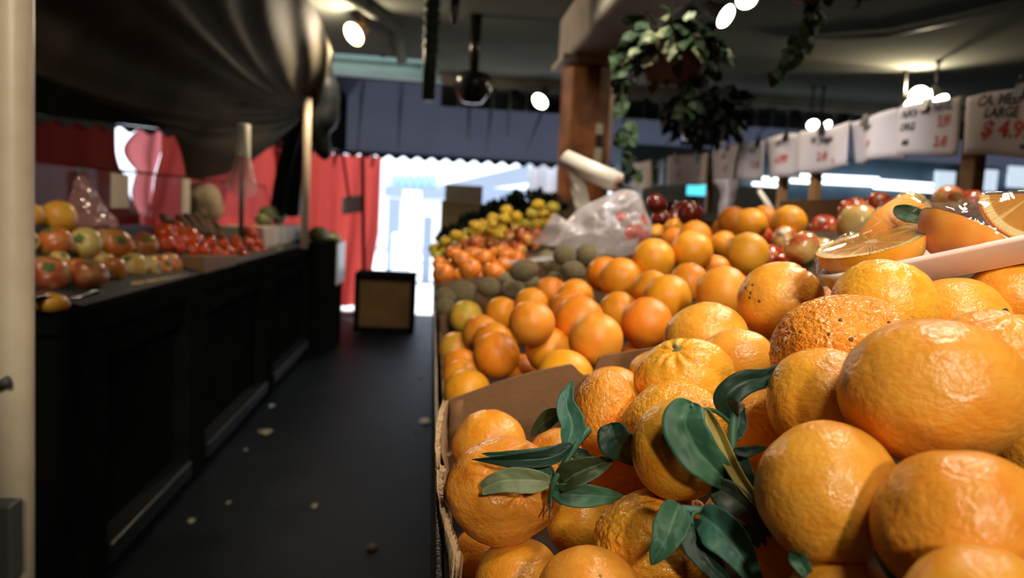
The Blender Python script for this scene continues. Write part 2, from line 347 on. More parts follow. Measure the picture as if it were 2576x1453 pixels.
# cut orange: rind, pith and radial pulp from the face's own coordinates
def cut_mat():
    m, nt, b = base_mat('cut_orange'); L = nt.links.new
    b.inputs['Roughness'].default_value = .22; b.inputs['Subsurface Weight'].default_value = 0
    tc = nd(nt, 'ShaderNodeTexCoord'); sx = nd(nt, 'ShaderNodeSeparateXYZ'); L(tc.outputs['Object'], sx.inputs[0])
    cmb = nd(nt, 'ShaderNodeCombineXYZ'); L(sx.outputs['X'], cmb.inputs['X']); L(sx.outputs['Y'], cmb.inputs['Y'])
    ln = nd(nt, 'ShaderNodeVectorMath', operation='LENGTH'); L(cmb.outputs[0], ln.inputs[0])
    an = nd(nt, 'ShaderNodeMath', operation='ARCTAN2'); L(sx.outputs['Y'], an.inputs[0]); L(sx.outputs['X'], an.inputs[1])
    ml = nd(nt, 'ShaderNodeMath', operation='MULTIPLY'); L(an.outputs[0], ml.inputs[0]); ml.inputs[1].default_value = 5
    cs = nd(nt, 'ShaderNodeMath', operation='COSINE'); L(ml.outputs[0], cs.inputs[0])
    seg = nd(nt, 'ShaderNodeMapRange'); L(cs.outputs[0], seg.inputs[0]); seg.inputs[1].default_value = .955; seg.inputs[2].default_value = .995
    vz = nd(nt, 'ShaderNodeCombineXYZ'); L(ln.outputs['Value'], vz.inputs['X'])
    a9 = nd(nt, 'ShaderNodeMath', operation='MULTIPLY'); L(an.outputs[0], a9.inputs[0]); a9.inputs[1].default_value = 9; L(a9.outputs[0], vz.inputs['Y'])
    n = nd(nt, 'ShaderNodeTexNoise', Scale=3.2, Detail=3); L(vz.outputs[0], n.inputs['Vector'])
    pulp = nd(nt, 'ShaderNodeMix', data_type='RGBA'); L(n.outputs['Fac'], pulp.inputs['Factor']); pulp.inputs['A'].default_value = (.46, .165, .008, 1); pulp.inputs['B'].default_value = (.60, .28, .025, 1)
    mem = nd(nt, 'ShaderNodeMix', data_type='RGBA'); L(seg.outputs[0], mem.inputs['Factor']); L(pulp.outputs['Result'], mem.inputs['A']); mem.inputs['B'].default_value = (.72, .46, .12, 1)
    r = nd(nt, 'ShaderNodeValToRGB'); e = r.color_ramp.elements; e[0].position = .10; e[0].color = (1, 1, 1, 1); e[1].position = .13; e[1].color = (0, 0, 0, 1)
    x = e.new(.80); x.color = (0, 0, 0, 1); x = e.new(.84); x.color = (1, 1, 1, 1)
    L(ln.outputs['Value'], r.inputs[0])
    pith = nd(nt, 'ShaderNodeMix', data_type='RGBA'); L(r.outputs['Color'], pith.inputs['Factor']); L(mem.outputs['Result'], pith.inputs['A']); pith.inputs['B'].default_value = (.80, .60, .26, 1)
    r2 = nd(nt, 'ShaderNodeValToRGB'); r2.color_ramp.elements[0].position = .95; r2.color_ramp.elements[1].position = .97; L(ln.outputs['Value'], r2.inputs[0])
    rind = nd(nt, 'ShaderNodeMix', data_type='RGBA'); L(r2.outputs['Color'], rind.inputs['Factor']); L(pith.outputs['Result'], rind.inputs['A']); rind.inputs['B'].default_value = (.84, .36, .03, 1)
    L(rind.outputs['Result'], b.inputs['Base Color'])
    bp = nd(nt, 'ShaderNodeBump', Strength=.5, Distance=.05); L(n.outputs['Fac'], bp.inputs['Height']); L(bp.outputs[0], b.inputs['Normal'])
cut_mat()
# ------------------------------------------------------------------ the place: floor, ceiling, walls
RIM = .015      # the stall's aisle edge
struct(MB().box((-3.6, -3.2, -.1), (9.2, 9.0, 0)).build('floor', 'floor'))
struct(MB().box((-14, 9.0, -.12), (18, 40, -.02)).build('ground_street', 'street'))
ceil = MB().box((-3.6, -3.2, 2.62), (9.2, 7.55, 2.74)).box((-.02, 7.55, 2.62), (9.2, 8.3, 2.74))
struct(ceil.build('ceiling', 'ceiling'))
rec = MB().box((-3.6, 7.5, 2.95), (0, 7.86, 3.0)).box((-3.6, 7.5, 2.74), (0, 7.55, 3.0)).box((-.02, 7.55, 2.74), (.03, 8.4, 3.0))
struct(rec.build('ceiling_recess', 'ceiling'))
mat('added_skylight', (.8, .85, .85), .6, trans=.65)
struct(MB().box((-3.6, 7.86, 2.96), (0, 8.45, 2.98)).build('added_skylight_panel', 'added_skylight'))  # translucent roof panel, unseen, added to light the teal header
struct(MB().box((-1.9, 8.36, 2.55), (.02, 8.42, 2.95)).box((-1.9, 8.30, 2.55), (.02, 8.36, 2.63)).box((-1.9, 8.32, 2.72), (.02, 8.36, 2.76)).build('trim_1', 'ceiling_teal'))
struct(MB().box((.02, 8.2, 2.52), (9.2, 8.28, 2.62)).build('trim_2', 'concrete'))
struct(MB().box((-3.7, -3.2, 0), (-3.6, 9.0, 3.0)).build('wall_left', 'dark_wall'))
struct(MB().box((-3.6, -3.3, 0), (9.2, -3.2, 2.9)).build('wall_front', 'dark_wall'))
struct(MB().box((9.2, -3.2, 0), (9.3, 9.0, 2.9)).build('wall_right', 'dark_wall'))
struct(MB().box((.84, -3.1, 2.28), (1.20, 5.62, 2.62)).build('ceiling_beam', 'concrete', bevel=.03))
struct(MB().tube([(-2.0, -1, 2.60), (-2.0, 3.6, 2.60), (-.75, 4.9, 2.6), (-.35, 6.2, 2.6), (-.35, 7.5, 2.6)], .05, 10).build('ceiling_trim_curved', 'ceiling', smooth=True))
# ceiling conduit
cd = MB().tube([onZ(2700, -15, 2.595), onZ(2576, 10, 2.595), onZ(2400, 52, 2.595), onZ(2240, 86, 2.595), onZ(1980, 105, 2.595)], .018, 8)
tag(cd.build('ceiling_conduit', 'metal_grey', smooth=True), 'thin grey conduit pipe running across the ceiling above the price signs', 'pipe')
# wooden post with its concrete head
p = thing('wooden_post', 'round brown wooden post under the concrete beam, behind the lemons', 'post', (1.03, 5.4, 0))
prof = [(.178, 0), (.18, .5), (.183, 1.4), (.186, 2.1), (.186, 2.24)]
m_ = MB(); nseg = 12
for (r_, h_) in prof: m_.v += [(1.03 + r_ * math.cos(2 * math.pi * (k + .5) / nseg), 5.4 + r_ * math.sin(2 * math.pi * (k + .5) / nseg), h_) for k in range(nseg)]
for i in range(len(prof) - 1):
    for k in range(nseg): m_.f.append((i * nseg + k, i * nseg + (k + 1) % nseg, (i + 1) * nseg + (k + 1) % nseg, (i + 1) * nseg + k))
m_.f.append(tuple(4 * nseg + k for k in range(nseg)))
shaft = m_.build('shaft', 'post_wood', p, bevel=.012)
MB().box((.80, 5.12, 2.24), (1.24, 5.62, 2.28)).build('cap', 'concrete', p)
b_ = MB()
for k in range(5):
    b_.box((.97 + .03 * k, 5.205 + .003 * abs(k - 2), 1.55 + .1 * (k % 3)), (.985 + .03 * k, 5.215, 1.75 + .08 * (k % 2)))
for (nm, px, py, h, mm) in (('paper_strip', 1508, 325, .075, 'pale_tape'), ('paper_strip', 1504, 392, .11, 'pale_tape'), ('handle', 1507, 355, .08, 'dark_plastic')):
    c = onY(px, py, 5.20)
    MB().box((c.x - .025, c.y - .01, c.z - h / 2), (c.x + .025, c.y + .012, c.z + h / 2)).build(nm, mm, shaft, bevel=.006)
# ------------------------------------------------------------------ aisle stall on the right
t = thing('fruit_stall', 'long market stall with mottled stone edge carrying the citrus boxes', 'stall', (.8, 2.6, 0))
st = MB()
def top(x): return .80 + .30 * (x - .03)
vs = []
for y in (-.6, 5.05):
    vs += [Vector((.03, y, .80)), Vector((1.66, y, top(1.66))), Vector((1.66, y, top(1.66) - .06)), Vector((.03, y, .74))]
st.add(vs, [(0, 1, 5, 4), (1, 2, 6, 5), (2, 3, 7, 6), (3, 0, 4, 7), (3, 2, 1, 0), (4, 5, 6, 7)])
st.build('sloping_top', 'black_side', t)
MB().box((.0155, -.6, .76), (.0212, 5.05, .906)).build('stone_edge', 'stone_edge', t, bevel=.002)
MB().box((.06, -.6, .0), (.10, 5.05, .76)).build('front_panel', 'black_side', t)
MB().box((1.55, -.6, 0), (1.66, 5.05, 1.2)).build('back_panel', 'black_side', t)
# ------------------------------------------------------------------ left pole with junction box
t = thing('cream_pole', 'cream painted pole standing beside the aisle with conduit box', 'pole', (-.842, 1.67, 0))
MB().tube([(-.832, 1.63, 0), (-.838, 1.655, .8), (-.850, 1.69, 1.5), (-.868, 1.73, 2.62)], .036, 20).build('shaft', 'cream_paint', t, True)
c = pt(18, 1350, 1.54)
MB().box((c.x - .035, c.y - .03, c.z - .08), (c.x + .022, c.y + .02, c.z + .075)).build('conduit_box', 'box_grey', t, bevel=.006)
c = pt(10, 962, 1.54)
MB().tube([(c.x - .03, c.y + .0, c.z - .015), (c.x, c.y, c.z), (c.x + .009, c.y, c.z + .003)], [.007, .009, .012], 10).build('bracket', 'box_grey', t, True)
# ------------------------------------------------------------------ cartons
def carton(name, label, x0, x1, y0, y1, plane, zl, zb, zr, wall='cardboard', liner_off=.06, front=None, left=True, back=True, right=True):
    """open carton with a false floor that the fruit rests on; plane = (a, bx, by) through the fruit"""
    t = thing(name, label, 'carton', (x0, y0, .82))
    pz = lambda x, y: plane[0] + plane[1] * x + plane[2] * y - liner_off
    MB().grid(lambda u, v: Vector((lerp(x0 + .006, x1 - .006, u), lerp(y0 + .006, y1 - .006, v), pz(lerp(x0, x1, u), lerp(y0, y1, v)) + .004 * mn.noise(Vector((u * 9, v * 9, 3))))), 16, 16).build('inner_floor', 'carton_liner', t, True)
    def wl(a, b, z0a, z0b, z1a, z1b, nm):
        d = Vector((b[0] - a[0], b[1] - a[1], 0)).normalized(); n = Vector((-d.y, d.x, 0)) * .0045
        a = Vector((a[0], a[1], 0)); b = Vector((b[0], b[1], 0)); up = Vector((0, 0, 1))
        vs = [a + up * z0a, b + up * z0b, b + up * z1b, a + up * z1a]; vs += [v + n for v in vs]
        MB().add(vs, [(0, 1, 2, 3), (7, 6, 5, 4), (0, 4, 5, 1), (1, 5, 6, 2), (2, 6, 7, 3), (3, 7, 4, 0)]).build(nm, wall, t)
    fl = lambda x: top(x) + .004
    if left: wl((x0, y0), (x0, y1), fl(x0), fl(x0), zl, zl, 'side_wall')
    if back: wl((x0, y1), (x1, y1), fl(x0), fl(x1), zb, max(zb + (x1 - x0) * .25, fl(x1) + .01) if zr is None else zr, 'end_wall')
    if right: wl((x1, y0), (x1, y1), fl(x1), fl(x1), max(fl(x1) + .02, pz(x1, y0) - .01), max(fl(x1) + .02, pz(x1, y1) - .01), 'side_wall')
    return t
def torn(seed, y): return .004 * mn.noise(Vector((y * 55, seed, 0))) + .0025 * mn.noise(Vector((y * 190, seed, 4)))
YB = 1.050
t = thing('mandarin_carton', 'brown cardboard carton with torn edge holding the bumpy mandarins', 'carton', (.03, .18, .82))
pl = (1.22 - .3077, .5553, -.0534)
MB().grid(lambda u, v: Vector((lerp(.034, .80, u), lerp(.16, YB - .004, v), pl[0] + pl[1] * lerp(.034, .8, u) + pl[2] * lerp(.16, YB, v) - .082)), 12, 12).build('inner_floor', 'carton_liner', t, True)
# back wall with its notch, drawn in its own plane
edge = [onY(a, b, YB) for a, b in ((1132, 1004), (1180, 988), (1250, 962), (1320, 941), (1380, 927), (1437, 916), (1446, 921), (1458, 935), (1470, 944), (1490, 942), (1499, 922), (1506, 900), (1520, 894), (1600, 881), (1672, 870))]
edge = [Vector((e.x, YB, e.z)) for e in edge] + [Vector((.50, YB, 1.095)), Vector((.80, YB, 1.20))]
vs = []; fs = []
for e in edge: vs += [(e.x, YB, top(e.x) + .004), (e.x, YB, e.z), (e.x, YB + .005, top(e.x) + .004), (e.x, YB + .005, e.z)]
for i in range(len(edge) - 1):
    a = 4 * i; b = a + 4
    fs += [(a, b, b + 1, a + 1), (a + 3, b + 3, b + 2, a + 2), (a + 1, b + 1, b + 3, a + 3), (a, a + 2, b + 2, b)]
fs += [(0, 1, 3, 2), (4 * len(edge) - 4, 4 * len(edge) - 2, 4 * len(edge) - 1, 4 * len(edge) - 3)]
MB().add(vs, fs).build('end_wall', 'cardboard', t)
# left wall: two liners with a corrugated sheet between them; the top is torn
WP = [(1131, 1006, .962), (1116, 1042, .962), (1110, 1080, .962), (1109, 1120, .961), (1110, 1140, .957), (1119, 1158, .946), (1122, 1180, .944), (1115, 1192, .962), (1116, 1225, .962), (1124, 1275, .962), (1137, 1320, .961), (1152, 1365, .960), (1165, 1396, .957), (1160, 1412, .945), (1156, 1440, .935)]
prof = [(onZ(x_, y_, h_).y, onZ(x_, y_, h_).x, h_) for (x_, y_, h_) in WP]
prof = [(YB, .031, .962)] + [q for q in prof if q[0] < YB - .02] + [(.40, .030, .925), (.18, .030, .92)]
pv = [Vector(q) for q in prof]
def wallpt(y):
    for i in range(len(pv) - 1):
        if pv[i].x >= y >= pv[i + 1].x:
            f = (pv[i].x - y) / (pv[i].x - pv[i + 1].x); f = f * f * (3 - 2 * f); return lerp(pv[i].y, pv[i + 1].y, f), lerp(pv[i].z, pv[i + 1].z, f)
    return pv[-1].y, pv[-1].z
def sheet(seed, off, dz, jag=1.0):
    def fn(u, v):
        y = lerp(YB, .18, u); x, z = wallpt(y); w = max(0, (v - .76) / .24)
        return Vector((lerp(.030, x, w) + off, y, lerp(.815, z + dz + jag * torn(seed, y), v)))
    return fn
MB().grid(sheet(1, .0, -.001), 260, 8).build('side_wall', 'cardboard', t, True, solid=.0012)
MB().grid(sheet(5, -.0062, .001), 260, 8).build('outer_liner', 'cardboard_torn', t, True, solid=.0010, label='torn outer paper of the carton wall')
def flute(u, v):
    y = lerp(YB - .002, .182, u); x, z = wallpt(y)
    return Vector((x - .0031 + .0026 * math.sin(y * 2 * math.pi / .0078) + .0006 * mn.noise(Vector((y * 90, 2, 2))), y, z - .022 + v * (.0215 + 1.2 * torn(9, y))))
MB().grid(flute, 1200, 2).build('corrugated_core', 'cardboard_torn', t, True, solid=.0006, label='wavy corrugated core showing along the torn edge')
MB().grid(lambda u, v: Vector((lerp(.0345, .052, v), YB - .0015 - .002 * v, lerp(.83, .958 + .005 * v, u))), 6, 2).build('corner_flap', 'cardboard', t, True, solid=.002)
# ------------------------------------------------------------------ bumpy mandarins
def ico(sub):
    bm = bmesh.new(); bmesh.ops.create_icosphere(bm, subdivisions=sub, radius=1); v = [x.co.copy() for x in bm.verts]; bm.verts.index_update(); f = [[x.index for x in q.verts] for q in bm.faces]; bm.free(); return v, f
ICO = {k: ico(k) for k in (3, 4, 5, 6)}
def bumpy(seed, sub, lump, wrinkle, dents, warts=0, ridged=0):
    V, Fc = ICO[sub]; out = []; s = Vector((seed * 3.1, seed * 1.7, seed * .9))
    for n in V:
        r = 1 + lump * mn.noise(n * 1.15 + s) + lump * .35 * mn.noise(n * 2.6 + s)
        r += wrinkle * (.55 * mn.noise(n * 7 + s) + .35 * mn.noise(n * 13 + s) + .2 * mn.noise(n * 26 + s))
        if warts: r += warts * max(0, mn.noise(n * 11 - s)) ** 1.2
        for (d, dep, wid, grooves) in dents:
            c = max(-1, min(1, n.dot(d))); a = math.acos(c)
            r -= dep * math.exp(-(a / wid) ** 2)
            if grooves:
                e1 = d.orthogonal().normalized(); e2 = d.cross(e1); ph = math.atan2(n.dot(e2), n.dot(e1))
                r += grooves * math.cos(ph * 9 + 2 * mn.noise(n * 3 + s)) * math.exp(-((a - wid * 1.3) / (wid * .9)) ** 2)
        out.append(n * r)
    return out, Fc
DATA = {
'mand': [(0.0802, 0.9155, 0.9365, 0.0908, 0.0918), (0.0718, 0.6551, 0.9799, 0.101, 0.094), (0.1763, 0.7279, 1.0288, 0.0641, 0.0893), (0.2604, 0.742, 1.0638, 0.1016, 0.0857), (0.3274, 0.7826, 1.077, 0.0802, 0.0696), (0.3223, 0.8628, 1.0836, 0.0993, 0.0924), (0.2264, 0.6672, 1.0353, 0.0954, 0.0846), (0.1953, 0.5626, 1.0472, 0.0746, 0.0777), (0.4135, 0.8776, 1.133, 0.0982, 0.0953), (0.4078, 0.6566, 1.1553, 0.0914, 0.0842), (0.3434, 0.6002, 1.1193, 0.1198, 0.0984), (0.3196, 0.4538, 1.1215, 0.1149, 0.0921), (0.2914, 0.5315, 1.0943, 0.0846, 0.0793), (0.2464, 0.4372, 1.0602, 0.0839, 0.0863), (0.2842, 0.3669, 1.0687, 0.092, 0.0805), (0.188, 0.5715, 0.9688, 0.1032, 0.0828), (0.088, 0.646, 0.9001, 0.0767, 0.0749), (0.1249, 0.5284, 0.9469, 0.0793, 0.0707), (0.155, 0.714, 0.9276, 0.0693, 0.0674), (0.2071, 0.7639, 0.9567, 0.0721, 0.068), (0.2868, 0.5939, 1.0559, 0.0715, 0.0683), (0.2873, 0.6231, 1.0002, 0.0651, 0.0617), (0.4883, 0.6702, 1.1411, 0.0926, 0.0833), (0.5635, 0.6945, 1.1599, 0.0888, 0.0791), (0.3921, 0.4974, 1.1359, 0.0861, 0.0708), (0.4322, 0.4809, 1.0778, 0.0796, 0.0741), (0.2512, 0.3074, 1.0547, 0.0693, 0.0551), (0.2471, 0.4127, 1.0067, 0.0607, 0.0467), (0.262, 0.5218, 0.9808, 0.0669, 0.0553), (0.285, 0.6565, 0.9527, 0.0615, 0.0579), (0.3099, 1.01, 1.0087, 0.081, 0.0756), (0.2442, 0.9831, 0.9913, 0.0785, 0.0733), (0.1649, 0.9125, 0.9266, 0.073, 0.0706), (0.4917, 0.9108, 1.1113, 0.0988, 0.0791), (0.0666, 0.7747, 0.863, 0.0663, 0.0622)],
'oranges': [(0.0951, 1.9833, 0.9492, 0.0861, 0.0861), (0.1155, 1.6834, 0.9553, 0.083, 0.083), (0.1672, 1.7722, 0.9896, 0.0773, 0.0828), (0.2322, 1.7469, 1.0166, 0.0782, 0.0782), (0.1725, 1.2797, 1.0394, 0.0775, 0.0775), (0.3136, 1.9949, 1.0211, 0.0831, 0.0831), (0.3289, 1.7278, 1.0382, 0.0849, 0.0849), (0.2975, 1.6319, 1.022, 0.082, 0.082), (0.2667, 1.35, 1.0356, 0.0921, 0.0893), (0.2617, 1.1812, 1.0301, 0.086, 0.0847), (0.2096, 1.3185, 0.9876, 0.081, 0.0796), (0.1222, 1.3523, 0.9692, 0.0832, 0.0846), (0.134, 1.5817, 0.9556, 0.0807, 0.079), (0.0636, 1.7218, 0.9112, 0.0786, 0.0848), (0.0671, 1.5574, 0.9082, 0.0712, 0.0745), (0.0652, 1.4709, 0.9022, 0.0689, 0.0705), (0.0685, 1.2673, 0.9217, 0.0774, 0.0695), (0.1756, 1.422, 0.9283, 0.0626, 0.0626), (0.2061, 1.1299, 0.9794, 0.0865, 0.0835), (0.1987, 1.8227, 0.9457, 0.076, 0.076), (0.3532, 1.2221, 1.0546, 0.0842, 0.079), (0.4233, 1.347, 1.0837, 0.0856, 0.0842), (0.4387, 1.4976, 1.0831, 0.0791, 0.0759), (0.5117, 1.4935, 1.1025, 0.0776, 0.0776), (0.478, 1.2212, 1.1081, 0.0899, 0.0807), (0.4162, 1.6689, 1.0908, 0.0928, 0.0806), (0.4198, 1.8478, 1.0849, 0.0871, 0.0929), (0.4925, 1.6852, 1.1336, 0.0957, 0.0851), (0.5819, 1.6952, 1.1568, 0.0949, 0.0823), (0.6266, 1.49, 1.1667, 0.0832, 0.0713), (0.371, 1.4896, 1.04, 0.0785, 0.0769), (0.7194, 2.2554, 1.1643, 0.083, 0.083), (0.719, 2.0771, 1.1823, 0.0898, 0.0854), (0.8139, 2.1079, 1.1658, 0.0759, 0.067), (0.9249, 2.3282, 1.2328, 0.0911, 0.0837), (0.8534, 2.0261, 1.225, 0.0881, 0.0816), (0.9439, 2.1486, 1.241, 0.0798, 0.0798), (0.8951, 1.8863, 1.2338, 0.0864, 0.0764), (0.3516, 1.2469, 0.992, 0.061, 0.0597), (0.6491, 1.5133, 1.1049, 0.0728, 0.0679), (0.6436, 1.7025, 1.1141, 0.0723, 0.0687), (0.8079, 2.7459, 1.169, 0.0806, 0.0749), (0.839, 2.626, 1.1938, 0.0855, 0.0772), (0.9291, 2.3985, 1.2016, 0.0888, 0.0634)],
'kiwis': [(0.257, 2.1403, 1.0646, 0.0842, 0.0643), (0.387, 2.4501, 1.0564, 0.0687, 0.0662), (0.3658, 2.117, 1.1132, 0.066, 0.0594), (0.4402, 2.1765, 1.1143, 0.0624, 0.068), (0.3869, 2.079, 1.0751, 0.065, 0.0542), (0.5372, 2.7583, 0.9942, 0.0662, 0.0634), (0.354, 2.1905, 1.0352, 0.0547, 0.0502), (0.3157, 2.3726, 1.0046, 0.0616, 0.0542), (0.237, 2.2197, 1.0032, 0.0713, 0.0575), (0.2513, 2.4356, 0.9551, 0.0657, 0.0581), (0.1596, 2.1139, 1.0163, 0.0633, 0.0568), (0.1988, 2.4609, 0.9527, 0.0637, 0.0586), (0.0917, 2.137, 0.9945, 0.0793, 0.0705), (0.0421, 2.0994, 0.9845, 0.0583, 0.0583), (0.0423, 2.0515, 0.9644, 0.057, 0.0465), (0.2012, 2.6432, 0.9062, 0.0629, 0.0602), (0.2249, 2.3094, 1.0188, 0.0573, 0.0525), (0.3783, 2.5051, 1.0806, 0.0649, 0.0571), (0.3642, 2.529, 1.018, 0.0604, 0.0525), (0.1756, 2.7208, 0.8773, 0.0647, 0.0619), (0.5414, 2.3405, 1.0923, 0.0685, 0.0587), (0.1337, 2.4688, 0.9363, 0.0612, 0.0561), (0.3555, 2.7662, 0.9336, 0.0661, 0.0604), (0.2749, 2.4034, 1.0199, 0.0573, 0.0523)],
'pers': [(0.0409, 2.5195, 1.0125, 0.0749, 0.0775), (0.1078, 2.8135, 1.046, 0.0721, 0.0664), (0.1235, 2.4619, 1.0387, 0.0759, 0.0633), (0.1918, 2.8411, 1.051, 0.073, 0.0672), (0.1972, 2.4256, 1.0322, 0.0751, 0.0651), (0.2554, 2.7084, 1.0371, 0.0643, 0.0615), (0.0971, 2.6363, 0.9943, 0.0623, 0.0623), (0.1529, 2.5049, 1.0056, 0.0619, 0.0594), (0.2235, 2.9567, 1.0239, 0.067, 0.0639), (0.034, 3.0766, 1.007, 0.063, 0.063), (0.0888, 3.1911, 1.0408, 0.0719, 0.0686), (0.2973, 3.1094, 1.0552, 0.0737, 0.0673), (0.1682, 3.1502, 1.0468, 0.0744, 0.0679), (0.267, 3.1689, 1.0503, 0.0718, 0.0685), (0.3338, 3.0219, 1.0431, 0.0718, 0.0655), (0.0818, 2.8595, 1.0096, 0.0674, 0.0645), (0.1941, 2.8953, 1.0149, 0.0685, 0.0656), (0.2003, 2.4747, 0.9949, 0.0613, 0.0588), (0.1545, 2.5518, 0.9725, 0.0605, 0.0605), (0.285, 2.7482, 1.0042, 0.0654, 0.0597)],
'pom': [(0.1234, 3.6673, 1.0413, 0.0713, 0.0676), (0.1668, 3.565, 1.0595, 0.0731, 0.0694), (0.2031, 3.513, 1.0817, 0.072, 0.0684), (0.2754, 4.0036, 1.0892, 0.0739, 0.0739), (0.2768, 3.7217, 1.065, 0.0726, 0.0688), (0.3295, 3.9056, 1.0833, 0.0722, 0.0722), (0.3205, 3.5621, 1.0633, 0.0697, 0.066), (0.3905, 3.8792, 1.1032, 0.0758, 0.0718), (0.4011, 3.7384, 1.0779, 0.0732, 0.0693), (0.4252, 3.702, 1.1302, 0.0763, 0.0686), (0.4276, 3.4892, 1.1079, 0.072, 0.0684), (0.4972, 3.7493, 1.1246, 0.0735, 0.0696), (0.4609, 3.5394, 1.082, 0.0695, 0.0658), (0.2209, 3.5968, 1.0384, 0.0702, 0.0665), (0.3779, 3.3454, 1.0626, 0.069, 0.0656), (0.5438, 3.7919, 1.0981, 0.0745, 0.0706)],
'lem': [(0.4666, 3.4665, 1.2657, 0.0588, 0.0553), (0.5616, 3.6469, 1.2606, 0.062, 0.0564), (0.4627, 3.6162, 1.2275, 0.0632, 0.0595), (0.3275, 3.4744, 1.2318, 0.0534, 0.057), (0.3879, 3.6075, 1.2071, 0.063, 0.0556), (0.3178, 3.446, 1.1961, 0.0566, 0.053), (0.2732, 3.5812, 1.1941, 0.055, 0.055), (0.2731, 3.5408, 1.171, 0.0544, 0.0544), (0.4682, 3.9544, 1.1695, 0.061, 0.061), (0.5367, 3.9926, 1.1743, 0.0658, 0.0658), (0.5388, 3.7545, 1.2308, 0.0619, 0.058), (0.3507, 3.9257, 1.1379, 0.0605, 0.0564), (0.1943, 3.55, 1.156, 0.0581, 0.0545), (0.2442, 3.7943, 1.1612, 0.0583, 0.0544), (0.196, 3.7306, 1.1238, 0.0611, 0.0534), (0.1751, 3.8039, 1.1109, 0.0623, 0.0545), (0.1626, 3.7599, 1.0886, 0.0654, 0.0577), (0.1081, 3.6288, 1.1056, 0.0667, 0.0519), (0.0631, 3.7272, 1.0717, 0.0647, 0.0533), (0.1241, 3.8472, 1.0638, 0.0629, 0.0551), (0.0902, 3.8828, 1.0488, 0.0635, 0.0556), (0.0155, 3.7967, 1.0336, 0.0659, 0.0542), (0.0508, 4.1123, 1.0071, 0.0672, 0.0588), (0.0282, 3.7583, 1.0035, 0.0653, 0.0538), (0.0674, 4.0634, 0.9938, 0.0665, 0.0582), (0.4265, 3.9153, 1.142, 0.0604, 0.0564), (0.315, 3.682, 1.1178, 0.0567, 0.0529), (0.2455, 3.6979, 1.1252, 0.0606, 0.0531), (0.4163, 3.9511, 1.175, 0.0609, 0.0568), (0.2614, 3.7523, 1.1475, 0.0577, 0.0538), (0.527, 4.2476, 1.1276, 0.0657, 0.0613), (0.584, 4.0205, 1.1824, 0.0622, 0.0581), (0.6216, 4.0314, 1.2152, 0.0624, 0.0582), (0.1062, 3.9251, 1.0677, 0.0602, 0.0521), (0.2378, 3.9625, 1.0929, 0.0609, 0.0528), (0.2883, 3.7162, 1.1344, 0.0572, 0.0534), (0.1617, 4.0416, 1.0492, 0.0621, 0.0538)],
'apples': [(0.9023, 2.0875, 1.1842, 0.0932, 0.0844), (0.8654, 1.8367, 1.1881, 0.0745, 0.0706), (0.7759, 1.5642, 1.1796, 0.0771, 0.072), (1.0722, 2.0447, 1.2226, 0.0854, 0.0679), (0.8345, 1.5943, 1.1723, 0.0651, 0.0651), (0.7626, 1.6837, 1.1452, 0.0774, 0.0756), (1.151, 2.0439, 1.2747, 0.0855, 0.0834), (0.9984, 1.7429, 1.2358, 0.105, 0.0938), (1.2592, 2.0994, 1.2937, 0.0881, 0.0746), (1.0387, 1.6109, 1.2717, 0.0906, 0.0732), (1.2425, 1.7797, 1.3033, 0.0831, 0.0773), (1.3135, 1.7981, 1.2994, 0.0784, 0.0705), (1.0836, 1.7698, 1.2452, 0.0822, 0.0764), (1.1002, 1.6426, 1.2438, 0.0803, 0.0714), (0.8236, 1.7191, 1.1457, 0.0737, 0.07)],
'dark': [(0.7503, 2.5758, 1.278, 0.0726, 0.0699), (0.826, 2.4527, 1.2491, 0.085, 0.0696), (0.8933, 2.7951, 1.2287, 0.0792, 0.0733), (0.8662, 2.896, 1.229, 0.0758, 0.0728), (0.9343, 2.9927, 1.2673, 0.0752, 0.069), (0.927, 2.8423, 1.267, 0.0745, 0.0656), (0.9137, 2.9641, 1.2074, 0.0777, 0.0715)]
}
def camdir(ax, ay):   # a direction seen on the fruit's face: right, up
    z = math.sqrt(max(0.02, 1 - ax * ax - ay * ay)); return Vector((ax, ay, z)).normalized()
